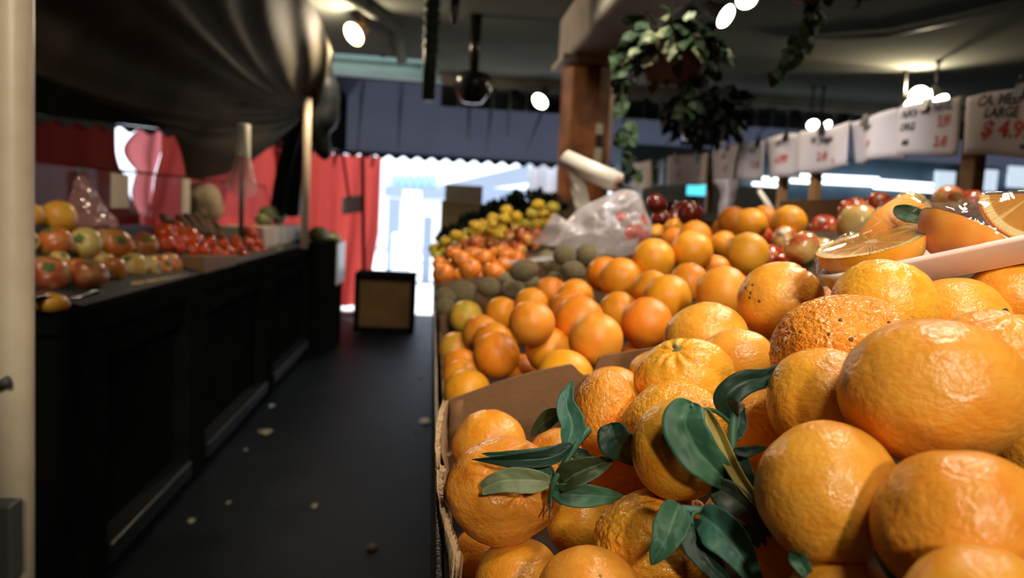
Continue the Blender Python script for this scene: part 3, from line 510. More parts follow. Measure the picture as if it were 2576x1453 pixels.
MAND = [  # material, lump, wrinkle, dents in face coordinates (x, y, depth, width, grooves), sub, scar (x, y, kind), label
 ('mandarin', .05, .012, [(.0, .95, .03, .3, .01)], 5, (-.99, -.12, 'twig'), 'bumpy mandarin with a cut brown twig touching the torn carton edge'),
 ('mandarin_scarred', .10, .012, [(.36, .18, .09, .2, .03)], 6, None, 'big lumpy mandarin behind the pale withered leaf at the torn carton edge'),
 ('mandarin_rough', .05, .022, [(.5, .35, .04, .3, .02)], 6, None, 'tall rough mandarin behind the upright teal leaf'),
 ('mandarin', .10, .020, [(-.35, .75, .06, .25, .03)], 6, (-.30, .78, 'star'), 'lumpy mandarin with a shrivelled pale stem end beside the notch in the cardboard'),
 ('mandarin_yellow', .03, .005, [(.2, .3, .02, .5, 0)], 5, None, 'small smooth mandarin wedged between the speckled fruit and the lumpy one with shrivelled stem'),
 ('mandarin_yellow', .04, .010, [(.1, .85, .04, .3, .01)], 5, None, 'pale mandarin in front of the smooth oranges at the end of the cardboard wall'),
 ('mandarin_rough', .05, .022, [(.2, .9, .05, .3, .02)], 6, None, 'glistening wrinkled mandarin directly behind the smooth one with big leaf'),
 ('mandarin', .03, .003, [(.0, -.9, .03, .3, 0)], 6, None, 'smooth round mandarin overlapped by the big yellow-edged leaf'),
 ('mandarin_yellow', .05, .012, [(-.85, .3, .03, .3, 0), (.6, .8, .03, .25, .02)], 6, (-.86, .22, 'spots'), 'yellowish mandarin with black insect spots beneath the tray corner'),
 ('mandarin', .05, .014, [(.2, .9, .04, .4, .01)], 6, None, 'glossy mandarin standing against the foam tray front'),
 ('mandarin_spotted', .04, .026, [(-.02, .66, .15, .28, .012)], 6, (0, 0, 'specks'), 'very rough flattened mandarin with a sunken navel and brown specks'),
 ('mandarin_yellow', .05, .004, [(.02, -.68, .025, .12, 0), (.9, -.5, .04, .5, 0)], 6, (.02, -.69, 'dot'), 'largest smooth mandarin with a tiny blossom scar, above the other two big ones'),
 ('mandarin', .06, .010, [(-.75, .35, .03, .25, .0), (.4, -.1, .03, .4, 0)], 6, None, 'pinkish rough mandarin tucked between the speckled and the largest mandarin'),
 ('mandarin_yellow', .05, .005, [(.35, .4, .02, .5, 0)], 6, None, 'big smooth mandarin just beside the long leafy stem'),
 ('mandarin_scarred', .07, .008, [(.15, -.4, .05, .3, .0)], 6, (.0, -.52, 'slit'), 'big mandarin with a dark slit and freckles below the largest one'),
 ('mandarin_rough', .05, .026, [(.1, .9, .05, .3, .02)], 6, None, 'coarse warty mandarin under the three hanging lower leaves'),
 ('mandarin', .03, .004, [(.0, -.4, .03, .2, 0)], 5, None, 'orange mandarin in the near carton corner beside the torn tip'),
 ('mandarin_yellow', .04, .004, [(.1, .75, .05, .2, .02)], 5, (.12, .72, 'dot'), 'pale yellow mandarin cut by the picture bottom, in front of the coarse warty one'),
 ('mandarin', .05, .012, [(.5, .3, .03, .3, 0)], 5, None, 'shaded mandarin sunk below the withered leaf cluster'),
 ('mandarin_rough', .04, .016, [(.2, .3, .02, .3, 0)], 5, None, 'reddish mandarin sunk behind the rolled leaf and the tall rough fruit'),
 ('mandarin_rough', .04, .010, [(.2, .3, .02, .3, 0)], 5, None, 'half-hidden mandarin under the dark curved top leaf'),
 ('mandarin_scarred', .04, .006, [(.2, .3, .02, .3, 0)], 5, (.1, .3, 'scar'), 'small mandarin with a black scar behind the leafy stem'),
 ('mandarin', .05, .006, [(-.4, .8, .03, .3, 0)], 5, None, 'mandarin under the overhanging foam tray, beside the glossy one'),
 ('mandarin', .04, .010, [(-.1, .5, .06, .2, .01)], 5, (-.12, .5, 'star'), 'shadowed mandarin beneath the far end of the foam tray'),
 ('mandarin', .05, .012, [(.1, .9, .04, .4, .02)], 6, None, 'shiny creased mandarin behind the largest one at the picture edge'),
 ('mandarin', .04, .008, [], 5, None, 'mandarin sliver at the picture edge below the dark leaf'),
 ('mandarin', .04, .004, [], 5, None, 'nearest mandarin, cut by the bottom picture edge under the slit one'),
 ('mandarin', .04, .004, [], 5, None, 'mandarin at the bottom between the leaf tip and the cut green stalk'),
 ('mandarin', .04, .008, [], 5, None, 'shaded mandarin under the grey-green leaf ends'),
 ('mandarin_rough', .04, .008, [], 5, None, 'mandarin almost covered by the middle of the leafy stem'),
 ('mandarin', .04, .008, [], 5, None, 'mandarin peeping out behind the shrivelled-stem one, against the cardboard'),
 ('mandarin', .04, .008, [], 5, None, 'mandarin peeping over the top of the tall rough one'),
 ('mandarin_rough', .04, .010, [], 5, None, 'shaded mandarin behind the stem top of the withered leaf cluster'),
 ('mandarin_yellow', .04, .008, [], 5, None, 'mandarin showing only its top behind the speckled fruit'),
 ('mandarin', .04, .006, [], 5, None, 'mandarin in deep shadow low in the carton corner'),
]
REM = R.to_euler()
GM = 'bumpy mandarins in the torn carton'
MO = []
def on_fruit(i, ax, ay, lift=1.0):
    p = DATA['mand'][i]; d = camdir(ax, ay); a = p[3] / 2; c = p[4] / 2; b = (a + c) / 2
    return Vector(p[:3]) + R @ Vector((d.x * a, d.y * c, d.z * b)) * lift, (R @ Vector((d.x / a, d.y / c, d.z / b))).normalized()
from mathutils.bvhtree import BVHTree
BV = {}
_flat = on_fruit
def on_fruit(i, ax, ay, lift=1.0):
    p = DATA['mand'][i]; a = p[3] / 2; c = p[4] / 2; b = (a + c) / 2; d = camdir(ax, ay)
    h, n, k, q = BV[i].ray_cast(d * 3, -d)
    if h is None: return _flat(i, ax, ay, lift)
    h = h * lift
    return Vector(p[:3]) + R @ Vector((h.x * a, h.y * c, h.z * b)), (R @ Vector((n.x / a, n.y / c, n.z / b))).normalized()
def frame(n):
    x = n.orthogonal().normalized(); return Matrix((x, n.cross(x), n)).transposed()
def star(name, m, parent, P, N, r, lobes=6, h=.002, depth=.5):
    """small stem end: a puckered rosette on the skin"""
    Fm = frame(N); vs = [P + N * h]; k = lobes * 4
    for j in range(k):
        a = 2 * math.pi * j / k; rr = r * (1 - depth * (.5 + .5 * math.cos(a * lobes)))
        vs.append(P + Fm @ Vector((rr * .45 * math.cos(a), rr * .45 * math.sin(a), h * .8)))
    for j in range(k):
        a = 2 * math.pi * j / k; rr = r * (1 - depth * (.5 + .5 * math.cos(a * lobes)))
        vs.append(P + Fm @ Vector((rr * math.cos(a), rr * math.sin(a), -h * .6)))
    fs = [(0, 1 + j, 1 + (j + 1) % k) for j in range(k)] + [(1 + j, 1 + k + j, 1 + k + (j + 1) % k, 1 + (j + 1) % k) for j in range(k)]
    return MB().add(vs, fs).build(name, m, parent, True)
for i, (mm, lump, wr, dents, sub, scar, lab) in enumerate(MAND):
    p = DATA['mand'][i]; a = p[3] / 2; c = p[4] / 2; b = (a + c) / 2
    dd = [(camdir(x, y), dep, wid, g) for (x, y, dep, wid, g) in dents]
    V, Fc = bumpy(i + 1, sub, lump, wr, dd, warts=.028 if mm in ('mandarin_rough', 'mandarin_spotted') and i in (10, 15) else 0)
    mbx = MB(); mbx.v = V; mbx.f = Fc; BV[i] = BVHTree.FromPolygons(V, Fc)
    o = mbx.build('mandarin', mm, None, True)
    o.matrix_world = Matrix.LocRotScale(Vector(p[:3]), R.to_quaternion(), Vector((a, c, b)))
    tag(o, lab, 'mandarin', GM); MO.append(o)
    def child(obj): obj.parent = o; obj.matrix_parent_inverse = o.matrix_world.inverted()
    if scar:
        P, N = on_fruit(i, scar[0], scar[1], .998)
        if scar[2] == 'twig':
            e = pt(1121, 1146, .925)
            k = MB().tube([P, lerp(P, e, .5), e], [.0034, .0030, .0031], 10); child(k.build('twig', 'stem_brown', None, True, label='cut brown twig'))
            k = star('calyx', 'stem_green', None, P, (e - P).normalized(), .006, 5, .002); child(k)
        elif scar[2] == 'star': child(star('stem_end', 'button', None, P - N * .001, N, .010, 5, .003))
        elif scar[2] == 'dot': child(star('blossom_scar', 'button', None, P - N * .0004, N, .0026, 4, .0008, .2))
        elif scar[2] == 'slit': 
            q = MB(); Fm = frame(N); q.lathe([(.0001, -.001), (.9, 0.0), (.0001, .001)], 12, Matrix.Translation(P) @ R.to_4x4() @ Matrix.Diagonal((.007, .002, .6, 1)))
            child(q.build('stem_slit', 'button', None, True))
        elif scar[2] == 'spots':
            q = MB()
            for (x, y) in ((-.86, .22), (-.90, .34), (-.72, .02), (-.80, .42), (-.88, .10)):
                P, N = on_fruit(i, x, y, 1.0); q.lathe([(.0001, -.0012), (.0022, 0), (.0001, .0006)], 7, Matrix.Translation(P) @ frame(N).to_4x4() @ Matrix.Diagonal((1, .7, 1, 1)))
            child(q.build('insect_specks', 'pot_black', None, True, label='black insect specks on the rind'))
        elif scar[2] == 'specks':
            q = MB()
            for (x, y, s_) in ((-.52, .38, .0016), (-.30, .30, .0026), (.02, .22, .003), (.10, .06, .0032), (.46, .46, .0035), (.36, .40, .0018), (.62, .42, .0014), (.52, .28, .002), (-.12, .26, .0014), (.58, .58, .002), (.72, .42, .0022), (.78, .34, .0018), (-.78, .40, .0016), (-.35, .62, .002), (.30, .60, .0016)):
                P, N = on_fruit(i, x, y, 1.0); q.lathe([(.0001, -.002), (s_, 0), (.0001, .0006)], 7, Matrix.Translation(P) @ frame(N).to_4x4() @ Matrix.Diagonal((1.3, .8, 1, 1)))
            child(q.build('brown_specks', 'speck', None, True, label='brown specks on the rough rind'))
        elif scar[2] == 'scar':
            q = MB()
            for k in range(7):
                P, N = on_fruit(i, .1 + random.uniform(-.2, .25), .3 + random.uniform(-.2, .25), 1.0); q.lathe([(.0001, -.001), (.0036, 0), (.0001, .0006)], 7, Matrix.Translation(P) @ frame(N).to_4x4() @ Matrix.Diagonal((1, .5, 1, 1)))
            child(q.build('scar', 'pot_black', None, True, label='dark dried scar on the rind'))
# ------------------------------------------------------------------ citrus leaves and stems
def leaf(name, parent, path, width, m, fold=.25, twist=0, curl=.0, trunc=0, tipw=.0, base=.25, label=None, n=22, wave=.06):
    """path: (px, py, depth) along the midrib from base to tip; width in pixels at its widest"""
    P = [pt(x, y, z) for x, y, z in path]
    Zm = sum(q[2] for q in path) / len(path); W = width / FPX * Zm / 2
    sd = random.random() * 9
    def fn(u, v):
        t = v * (1 - trunc); c = poly(P, v); T = (poly(P, min(v + .02, 1)) - poly(P, max(v - .02, 0))).normalized()
        view = (CAM - c).normalized(); S = T.cross(view).normalized(); N = S.cross(T).normalized()
        a = twist * (v - .5); S, N = S * math.cos(a) + N * math.sin(a), N * math.cos(a) - S * math.sin(a)
        w = W * (t ** .55) * ((1 - t) ** 1.0) / .367 * (1 + .10 * mn.noise(Vector((v * 5, 1.7 if u > .5 else 7.1, sd)))) + W * tipw * v
        w = max(w, W * .03); s = (u - .5) * 2
        return c + S * (s * w) + N * (fold * abs(s) * w + curl * s * w + wave * W * math.sin(v * 11 + sd) * abs(s) - .25 * fold * w + .10 * W * mn.noise(Vector((u * 3, v * 7, sd + 3))) + .05 * W * mn.noise(Vector((u * 8, v * 16, sd))))
    mb = MB(); mb.grid(fn, 14, n * 2, uv=True)
    return mb.build(name, m, parent, True, label=label, solid=.0006)
def stem(name, parent, path, rad, m='leaf_green'):
    P = [pt(x, y, z) for x, y, z in path]; n = 5 * (len(P) - 1)
    rr = rad if hasattr(rad, '__len__') else [rad, rad]
    return MB().tube([poly(P, k / n) for k in range(n + 1)], [lerp(rr[0], rr[1], k / n) for k in range(n + 1)], 8).build(name, m, parent, True)
zl = proj(DATA['mand'][1][:3])[2] - .052
t = thing('citrus_sprig', 'withered leafy citrus sprig lying on the lumpy corner mandarin', 'leafy sprig', pt(1400, 1200, zl - .01))
stem('stem', t, [(1480, 1080, zl + .02), (1448, 1120, zl + .005), (1420, 1165, zl - .004), (1392, 1215, zl - .008), (1384, 1262, zl + .0)], (.0034, .0022))
stem('twiglet', t, [(1388, 1230, zl - .006), (1382, 1270, zl + .0), (1366, 1296, zl + .006)], (.0012, .0005), 'stem_brown')
stem('twiglet', t, [(1390, 1235, zl - .006), (1384, 1285, zl + .0), (1381, 1302, zl + .005)], (.0010, .0005), 'stem_brown')
leaf('leaf', t, [(1440, 1120, zl), (1385, 1150, zl - .006), (1290, 1157, zl - .006), (1188, 1155, zl + .004)], 44, 'leaf_dark', .7, 1.2)
leaf('leaf', t, [(1400, 1128, zl + .003), (1340, 1143, zl + .0), (1265, 1145, zl + .002), (1212, 1140, zl + .012)], 30, 'leaf_green', .4, .6)
leaf('leaf', t, [(1384, 1212, zl - .008), (1330, 1208, zl - .014), (1262, 1210, zl - .012), (1212, 1232, zl - .004)], 62, 'leaf_pale', .35, -.8, trunc=.18, label='pale withered leaf')
leaf('leaf', t, [(1392, 1198, zl - .002), (1360, 1190, zl + .0), (1320, 1205, zl + .002), (1295, 1238, zl + .01)], 56, 'leaf_green', .3, .5)
leaf('leaf', t, [(1388, 1232, zl - .004), (1440, 1245, zl - .010), (1520, 1248, zl - .004), (1585, 1256, zl + .01)], 58, 'leaf_green', .3, .9)
leaf('leaf', t, [(1408, 1222, zl - .006), (1440, 1196, zl - .014), (1500, 1170, zl - .014), (1541, 1155, zl - .002)], 66, 'leaf_olive', .75, -1.2, label='rolled olive leaf')
leaf('leaf', t, [(1425, 1122, zl + .004), (1440, 1070, zl + .006), (1424, 1010, zl + .012), (1441, 957, zl + .02)], 62, 'leaf_bright', .45, 1.0, label='upright teal leaf')
leaf('leaf', t, [(1412, 1040, zl + .035), (1385, 1050, zl + .04), (1358, 1072, zl + .045), (1336, 1100, zl + .05)], 44, 'leaf_olive', .5, .4)
leaf('leaf', t, [(1440, 1150, zl + .004), (1452, 1140, zl + .004), (1470, 1140, zl + .01), (1488, 1146, zl + .014)], 26, 'leaf_dark', .3, .3)
z8 = proj(DATA['mand'][7][:3])[2]
k = leaf('loose_leaf', None, [(1535, 1064, z8 + .012), (1545, 1100, z8 + .01), (1566, 1132, z8 + .02), (1590, 1168, z8 + .05)], 84, 'leaf_dark', .35, .5)
tag(k, 'dark ragged leaf hanging beside the smooth round mandarin', 'leaf')
za = z8 - .040
t = thing('citrus_branch', 'long green citrus stem with big yellow-edged leaf across the mandarins', 'leafy stem', pt(1840, 1165, za))
stem('stem', t, [(1846, 1030, za + .03), (1842, 1090, za + .02), (1838, 1170, za + .012), (1815, 1225, za + .004), (1850, 1262, za), (1890, 1320, za)], (.0036, .0028))
for dx, dy in ((-6, -22), (16, -10)):
    stem('cut_stub', t, [(1846, 1045, za + .029), (1846 + dx, 1032 + dy * .6, za + .026), (1846 + dx, 1018 + dy * .4, za + .024)], (.0026, .0024), 'stem_brown')
stem('petiole', t, [(1836, 1062, za + .026), (1800, 1034, za + .014), (1765, 1028, za + .006), (1738, 1022, za + .0)], (.0018, .0013))
leaf('leaf', t, [(1742, 1014, za + .004), (1722, 1060, za - .010), (1752, 1130, za - .016), (1812, 1196, za - .016), (1850, 1250, za - .01)], 112, 'leaf_green', .30, .6, label='big glossy leaf')
leaf('leaf', t, [(1775, 1030, za + .006), (1806, 1090, za - .010), (1846, 1180, za - .018), (1905, 1265, za - .02), (1978, 1352, za - .015)], 36, 'leaf_yellow', .8, .4, label='yellowed leaf edge')
leaf('leaf', t, [(1790, 1225, za - .012), (1825, 1242, za - .018), (1885, 1290, za - .02), (1925, 1370, za - .01)], 74, 'leaf_grey', .35, .7, label='grey-green leaf underside')
leaf('leaf', t, [(1905, 1285, za - .014), (1935, 1310, za - .014), (1965, 1340, za - .01), (2000, 1372, za - .004)], 34, 'leaf_grey', .4, .4)
leaf('leaf', t, [(1846, 1050, za + .028), (1826, 1000, za + .02), (1872, 962, za + .02), (1930, 945, za + .03), (1980, 908, za + .045)], 66, 'leaf_dark', .30, -1.0, label='dark curved top leaf')
leaf('leaf', t, [(1846, 1105, za + .022), (1858, 1060, za + .03), (1866, 1010, za + .036)], 46, 'leaf_dark', .3, .2)
stem('petiole', t, [(1840, 1140, za + .016), (1862, 1128, za + .016), (1890, 1130, za + .02)], (.0018, .0014))
leaf('leaf', t, [(1846, 1132, za + .012), (1875, 1136, za + .012), (1905, 1130, za + .018), (1932, 1126, za + .026)], 26, 'leaf_dark', .3, .2)
leaf('leaf', t, [(1862, 1140, za + .018), (1868, 1190, za + .006), (1890, 1235, za + .004), (1918, 1290, za + .006)], 52, 'leaf_dark', .4, .5)
stem('twig', t, [(1712, 1280, za - .01), (1760, 1283, za - .012), (1800, 1277, za - .012), (1850, 1262, za - .004)], (.0034, .0024), 'leaf_bright')
leaf('leaf', t, [(1708, 1266, za - .012), (1692, 1310, za - .026), (1668, 1368, za - .032), (1637, 1420, za - .03)], 88, 'leaf_green', .25, -.5)
stem('petiole', t, [(1765, 1282, za - .012), (1742, 1294, za - .016), (1742, 1318, za - .018)], (.0014, .0011))
leaf('leaf', t, [(1740, 1306, za - .014), (1752, 1360, za - .024), (1790, 1420, za - .03), (1850, 1490, za - .03)], 78, 'leaf_dark', .3, .4)
leaf('leaf', t, [(1763, 1296, za - .016), (1806, 1330, za - .032), (1862, 1395, za - .04), (1925, 1500, za - .042)], 104, 'leaf_bright', .25, .5, label='bluish green leaf')
stem('petiole', t, [(1832, 1270, za - .006), (1850, 1305, za - .014), (1886, 1340, za - .016)], (.0016, .0012))
leaf('leaf', t, [(1866, 1322, za - .014), (1885, 1345, za - .018), (1902, 1362, za - .018), (1908, 1376, za - .014)], 30, 'leaf_green', .3, .3)
leaf('leaf', t, [(1896, 1310, za - .006), (1925, 1345, za - .004), (1950, 1375, za - .0)], 46, 'leaf_dark', .3, .3)
zb = proj(DATA['mand'][27][:3])[2]
k = leaf('loose_leaf', None, [(1996, 1378, zb + .01), (2008, 1405, zb + .0), (2030, 1440, zb - .006), (2075, 1490, zb - .012)], 44, 'leaf_green', .35, .4)
tag(k, 'narrow green leaf poking up at the bottom beside the grey-green leaf ends', 'leaf')
t = thing('cut_stalk', 'green cut stalk with a pale end standing up below the big mandarins', 'stalk', pt(2240, 1450, zb - .04))
stem('stalk', t, [(2212, 1388, zb - .028), (2232, 1425, zb - .036), (2275, 1500, zb - .05)], (.0030, .0034), 'leaf_bright')
P0 = pt(2212, 1388, zb - .028); P1 = pt(2207, 1379, zb - .026)
MB().tube([P0, P1], [.0033, .0031], 10).build('cut_end', 'stem_cut', t, True)
z24 = proj(DATA['mand'][24][:3])[2]
k = leaf('loose_leaf', None, [(2515, 920, z24 - .045), (2545, 935, z24 - .05), (2580, 950, z24 - .05), (2620, 985, z24 - .045)], 40, 'leaf_dark', .4, .4)
tag(k, 'dark leaf at the picture edge between the largest mandarin and the shiny creased one', 'leaf')
k = leaf('loose_leaf', None, [(2523, 778, z24 + .02), (2530, 787, z24 + .018), (2540, 798, z24 + .02)], 18, 'leaf_bright', .3, .2)
tag(k, 'tiny green leaf scrap behind the shiny creased mandarin', 'leaf')
# ------------------------------------------------------------------ foam tray of cut oranges under film
A = pt(2050, 704, .80); B = pt(2640, 582, .705)
e1 = (B - A).normalized(); e2 = Vector((-e1.y, e1.x, 0)).normalized(); e2 = (e2 + Vector((0, 0, .10))).normalized(); e3 = e1.cross(e2).normalized(); e2 = e3.cross(e1)
TL, TW, TH = .27, .155, .026
def tw(u, v, w): return A + e1 * u + e2 * v + e3 * w
def tl(p): d = Vector(p) - A; return d.dot(e1), d.dot(e2), d.dot(e3)
tray = thing('foam_tray', 'pale pink foam tray of cut oranges under cling film, on the mandarins', 'food tray', A)
def rr(u0, v0, u1, v1, r, w, n=6):
    out = []
    for (cu, cv, a0) in ((u1 - r, v1 - r, 0), (u0 + r, v1 - r, 90), (u0 + r, v0 + r, 180), (u1 - r, v0 + r, 270)):
        for k in range(n + 1):
            a = math.radians(a0 + 90 * k / n); out.append(tw(cu + r * math.cos(a), cv + r * math.sin(a), w))
    return out
rings = [rr(.02, .02, TL - .02, TW - .02, .02, -TH), rr(.012, .012, TL - .012, TW - .012, .025, -TH), rr(.003, .003, TL - .003, TW - .003, .028, -.004), rr(0, 0, TL, TW, .03, 0), rr(.004, .004, TL - .004, TW - .004, .027, .0015), rr(.009, .009, TL - .009, TW - .009, .024, -.001), rr(.016, .016, TL - .016, TW - .016, .02, -TH + .004)]
m_ = MB(); n = len(rings[0]); m_.v = [p for r in rings for p in r]
for i in range(len(rings) - 1):
    for k in range(n): m_.f.append((i * n + k, i * n + (k + 1) % n, (i + 1) * n + (k + 1) % n, (i + 1) * n + k))
m_.f += [tuple(range(n))[::-1], tuple((len(rings) - 1) * n + k for k in range(n))]
m_.build('tray_body', 'foam', tray, True)
halves = []
def cut_orange(name, label, C0, nrm_, side, r, depth=.9, wedge=False, rind='orange_rind_pale'):
    """half orange: cut face at C0 facing nrm_; the face's own x axis follows `side`"""
    z = Vector(nrm_).normalized(); x = (Vector(side) - z * Vector(side).dot(z)).normalized(); y = z.cross(x)
    M = Matrix((x, y, z)).transposed()
    o = thing(name, label, 'cut orange', C0, 'cut oranges in the foam tray')
    ns, nr = (48, 14); full = math.pi if wedge else 2 * math.pi
    mb = MB()
    for j in range(nr + 1):
        a = math.pi / 2 * j / nr
        for k in range(ns + 1):
            ph = math.pi + full * k / ns
            v = Vector((math.cos(a) * math.cos(ph), math.cos(a) * math.sin(ph), -math.sin(a) * depth)) 
            v *= 1 + .02 * mn.noise(v * 2.5)
            mb.v.append(v)
    for j in range(nr):
        for k in range(ns): mb.f.append((j * (ns + 1) + k, (j + 1) * (ns + 1) + k, (j + 1) * (ns + 1) + k + 1, j * (ns + 1) + k + 1))
    q = mb.build('rind', rind, None, True); q.matrix_world = Matrix.LocRotScale(C0, M.to_quaternion(), Vector((r, r, r)))
    wv = [q.matrix_world @ v for v in mb.v]
    q.parent = o; q.matrix_parent_inverse = Matrix.Translation(C0).inverted()
    fb = MB(); fr = 24
    for j in range(fr + 1):
        for k in range(ns + 1):
            ph = math.pi + full * k / ns; rr_ = max(.001, j / fr)
            zz = .012 * mn.noise(Vector((rr_ * 4 * math.cos(ph), rr_ * 4 * math.sin(ph), r * 100))) - (.02 if .15 < rr_ < .82 else 0) * abs(math.cos(2.5 * ph)) ** .3
            fb.v.append(Vector((rr_ * math.cos(ph), rr_ * math.sin(ph), zz)))
    for j in range(fr):
        for k in range(ns): fb.f.append((j * (ns + 1) + k, (j + 1) * (ns + 1) + k, (j + 1) * (ns + 1) + k + 1, j * (ns + 1) + k + 1)[::-1])
    f = fb.build('cut_face', 'cut_orange', None, True, label='juicy cut face with pale pith'); f.matrix_world = q.matrix_world.copy() if False else Matrix.LocRotScale(C0, M.to_quaternion(), Vector((r, r, r)))
    wv += [f.matrix_world @ v for v in fb.v]
    f.parent = o; f.matrix_parent_inverse = Matrix.Translation(C0).inverted()
    if wedge:
        wb = MB()
        for j in range(9):
            for k in range(25):
                a = math.pi / 2 * j / 8; xx = lerp(-1, 1, k / 24)
                wb.v.append(Vector((xx, 0.012 * mn.noise(Vector((xx * 5, j, 0))), -math.sqrt(max(0, 1 - xx * xx)) * depth * j / 8)))
        for j in range(8):
            for k in range(24): wb.f.append((j * 25 + k, j * 25 + k + 1, (j + 1) * 25 + k + 1, (j + 1) * 25 + k))
        g = wb.build('second_cut_face', 'cut_orange', None, True); g.matrix_world = f.matrix_world.copy() if False else Matrix.LocRotScale(C0, M.to_quaternion(), Vector((r, r, r)))
        wv += [g.matrix_world @ v for v in wb.v]
        g.parent = o; g.matrix_parent_inverse = Matrix.Translation(C0).inverted()
    halves.extend(wv); return o
X_, Y_, Z_ = R.col[0], R.col[1], R.col[2]    # picture right, picture up, towards the lens
def cdir(a, b, c): return (R @ Vector((a, b, c))).normalized()
cut_orange('orange_half', 'cut orange half lying face up at the near tray corner', pt(2190, 606, .815), cdir(-.30, .93, .165), cdir(.94, .34, 0), .0555, .78)
cut_orange('orange_half', 'cut orange half tilted sideways in the middle of the tray, rind facing out', pt(2424, 566, .775), cdir(.42, .86, .10), cdir(.88, -.48, 0), .0405, 1.0)
cut_orange('orange_wedge', 'cut orange wedge standing on edge showing its flesh at the picture edge', pt(2606, 484, .755), cdir(-.22, .18, .95), cdir(1, .02, .2), .0500, .8, wedge=True)
cut_orange('orange_half', 'cut orange half turned away behind the face-up one in the tray', pt(2225, 582, .885), cdir(-.45, .55, -.6), cdir(.9, .4, 0), .049, .9)
herb = leaf('herb_leaf', None, [(2248, 524, .83), (2285, 536, .825), (2320, 548, .82), (2345, 562, .82)], 44, 'leaf_green', .4, .8)
tag(herb, 'dark green herb leaf under the cling film between the orange halves', 'leaf')
NU, NV = 90, 56
H = np.full((NV + 1, NU + 1), -1.0)
for p in halves:
    u, v, w = tl(p); i = int(round(u / TL * NU)); j = int(round(v / TW * NV))
    for di in (-1, 0, 1):
        for dj in (-1, 0, 1):
            if 0 < i + di < NU and 0 < j + dj < NV: H[j + dj, i + di] = max(H[j + dj, i + di], w + .0022)
F = np.maximum(H, .003); F[0] = F[-1] = .002; F[:, 0] = F[:, -1] = .002
for it in range(700):
    a = (F[:-2, 1:-1] + F[2:, 1:-1] + F[1:-1, :-2] + F[1:-1, 2:]) / 4
    F[1:-1, 1:-1] = np.maximum(H[1:-1, 1:-1], a)
def filmp(u, v):
    i = min(int(u * NU), NU); j = min(int(v * NV), NV); h = float(F[j, i])
    return tw(u * TL, v * TW, h + .0010 * mn.noise(Vector((u * 14, v * 9, 1))) * min(1, h * 80))
m_ = MB(); m_.grid(filmp, NU, NV)
m_.build('cling_film', 'wrap', tray, True, label='clear cling film stretched over the tray')
# ------------------------------------------------------------------ fruit kinds (unit meshes, shared)
def blob(name, m, prof, n=28, seed=0, lump=.02, oval=1.0):
    """a fruit from a half outline (radius, height); slightly uneven"""
    mb = MB(); mb.lathe([(max(r, .001), h) for r, h in prof], n)
    s = Vector((seed * 2.3, seed, 1.1)); mb.v = [tuple(Vector(v) * (1 + lump * mn.noise(Vector(v) * 1.3 + s))) for v in mb.v]
    mb.v = [(v[0] * oval, v[1], v[2]) for v in mb.v]
    return mb.mesh(name, m)
def circ(n=15, sx=1, sz=1, dt=0, db=0, wt=.3):
    out = []
    for k in range(n + 1):
        a = -math.pi / 2 + math.pi * k / n; r = math.cos(a) * sx; h = math.sin(a) * sz
        if h > 0: h -= dt * math.exp(-(r / wt) ** 2)
        else: h += db * math.exp(-(r / wt) ** 2)
        out.append((r, h))
    return out
def newobj(name, me): o = bpy.data.objects.new(name, me); COL.objects.link(o); return o
def kind(name, meshes, parts):
    """meshes: body variants; parts: (name, mesh, offset along the stem axis)"""
    return dict(name=name, meshes=meshes, parts=parts)
def place(k, pos, size, axis, label, cat, group, roll=0, variant=None, parts=True):
    me = k['meshes'][variant if variant is not None else random.randrange(len(k['meshes']))]
    o = newobj(k['name'], me)
    z = Vector(axis).normalized(); q = z.to_track_quat('Z', 'Y')
    o.matrix_world = Matrix.LocRotScale(Vector(pos), q @ Matrix.Rotation(roll, 3, 'Z').to_quaternion(), Vector(size))
    tag(o, label, cat, group)
    if parts:
        for (pn, pm) in k['parts']:
            c = newobj(pn, pm); c.parent = o
    return o
def disc(name, m, r, z, h=.04, lobes=0, n=16, drop=.0):
    mb = MB(); mb.v = [(0, 0, z + h)]
    for k in range(n):
        a = 2 * math.pi * k / n; q = r * (1 - (.45 * (.5 - .5 * math.cos(a * lobes)) if lobes else 0))
        mb.v.append((q * math.cos(a), q * math.sin(a), z - drop * (q / r)))
    for k in range(n): mb.f.append((0, 1 + k, 1 + (k + 1) % n))
    for k in range(n): mb.v.append((mb.v[1 + k][0] * .9, mb.v[1 + k][1] * .9, z - .06 - drop))
    for k in range(n): mb.f.append((1 + k, 1 + n + k, 1 + n + (k + 1) % n, 1 + (k + 1) % n))
    return mb.mesh(name, m)
def orange_mesh(seed, m):
    V, Fc = bumpy(seed, 4, .035, .001, [(Vector((0, 0, 1)), .04, .16, .004), (Vector((0, 0, -1)), .03, .12, 0)])
    b = MB(); b.v = V; b.f = Fc; return b.mesh('navel_orange', m)
OR_ = kind('navel_orange', [orange_mesh(31, 'orange_rind'), orange_mesh(32, 'orange_rind_pale'), orange_mesh(33, 'orange_rind'), orange_mesh(34, 'orange_rind'), orange_mesh(35, 'orange_rind_green')], [('stem_button', disc('stem_button', 'button', .055, .955, .012, 5)), ])
KI = kind('kiwi', [blob('kiwi', 'kiwi_skin', circ(14), 24, s_, .05) for s_ in (1, 2, 3)], [('stem_end', disc('kiwi_end', 'stem_brown', .14, .985, .03))])
cal = disc('dry_calyx', 'dry_calyx', .62, .86, .02, 4, 24, .14)
PE = kind('persimmon', [blob('persimmon', 'persimmon_skin', circ(15, 1, .92, .14, .05), 24, s_, .04) for s_ in (1, 2)], [('calyx', cal)])
crown = MB(); 
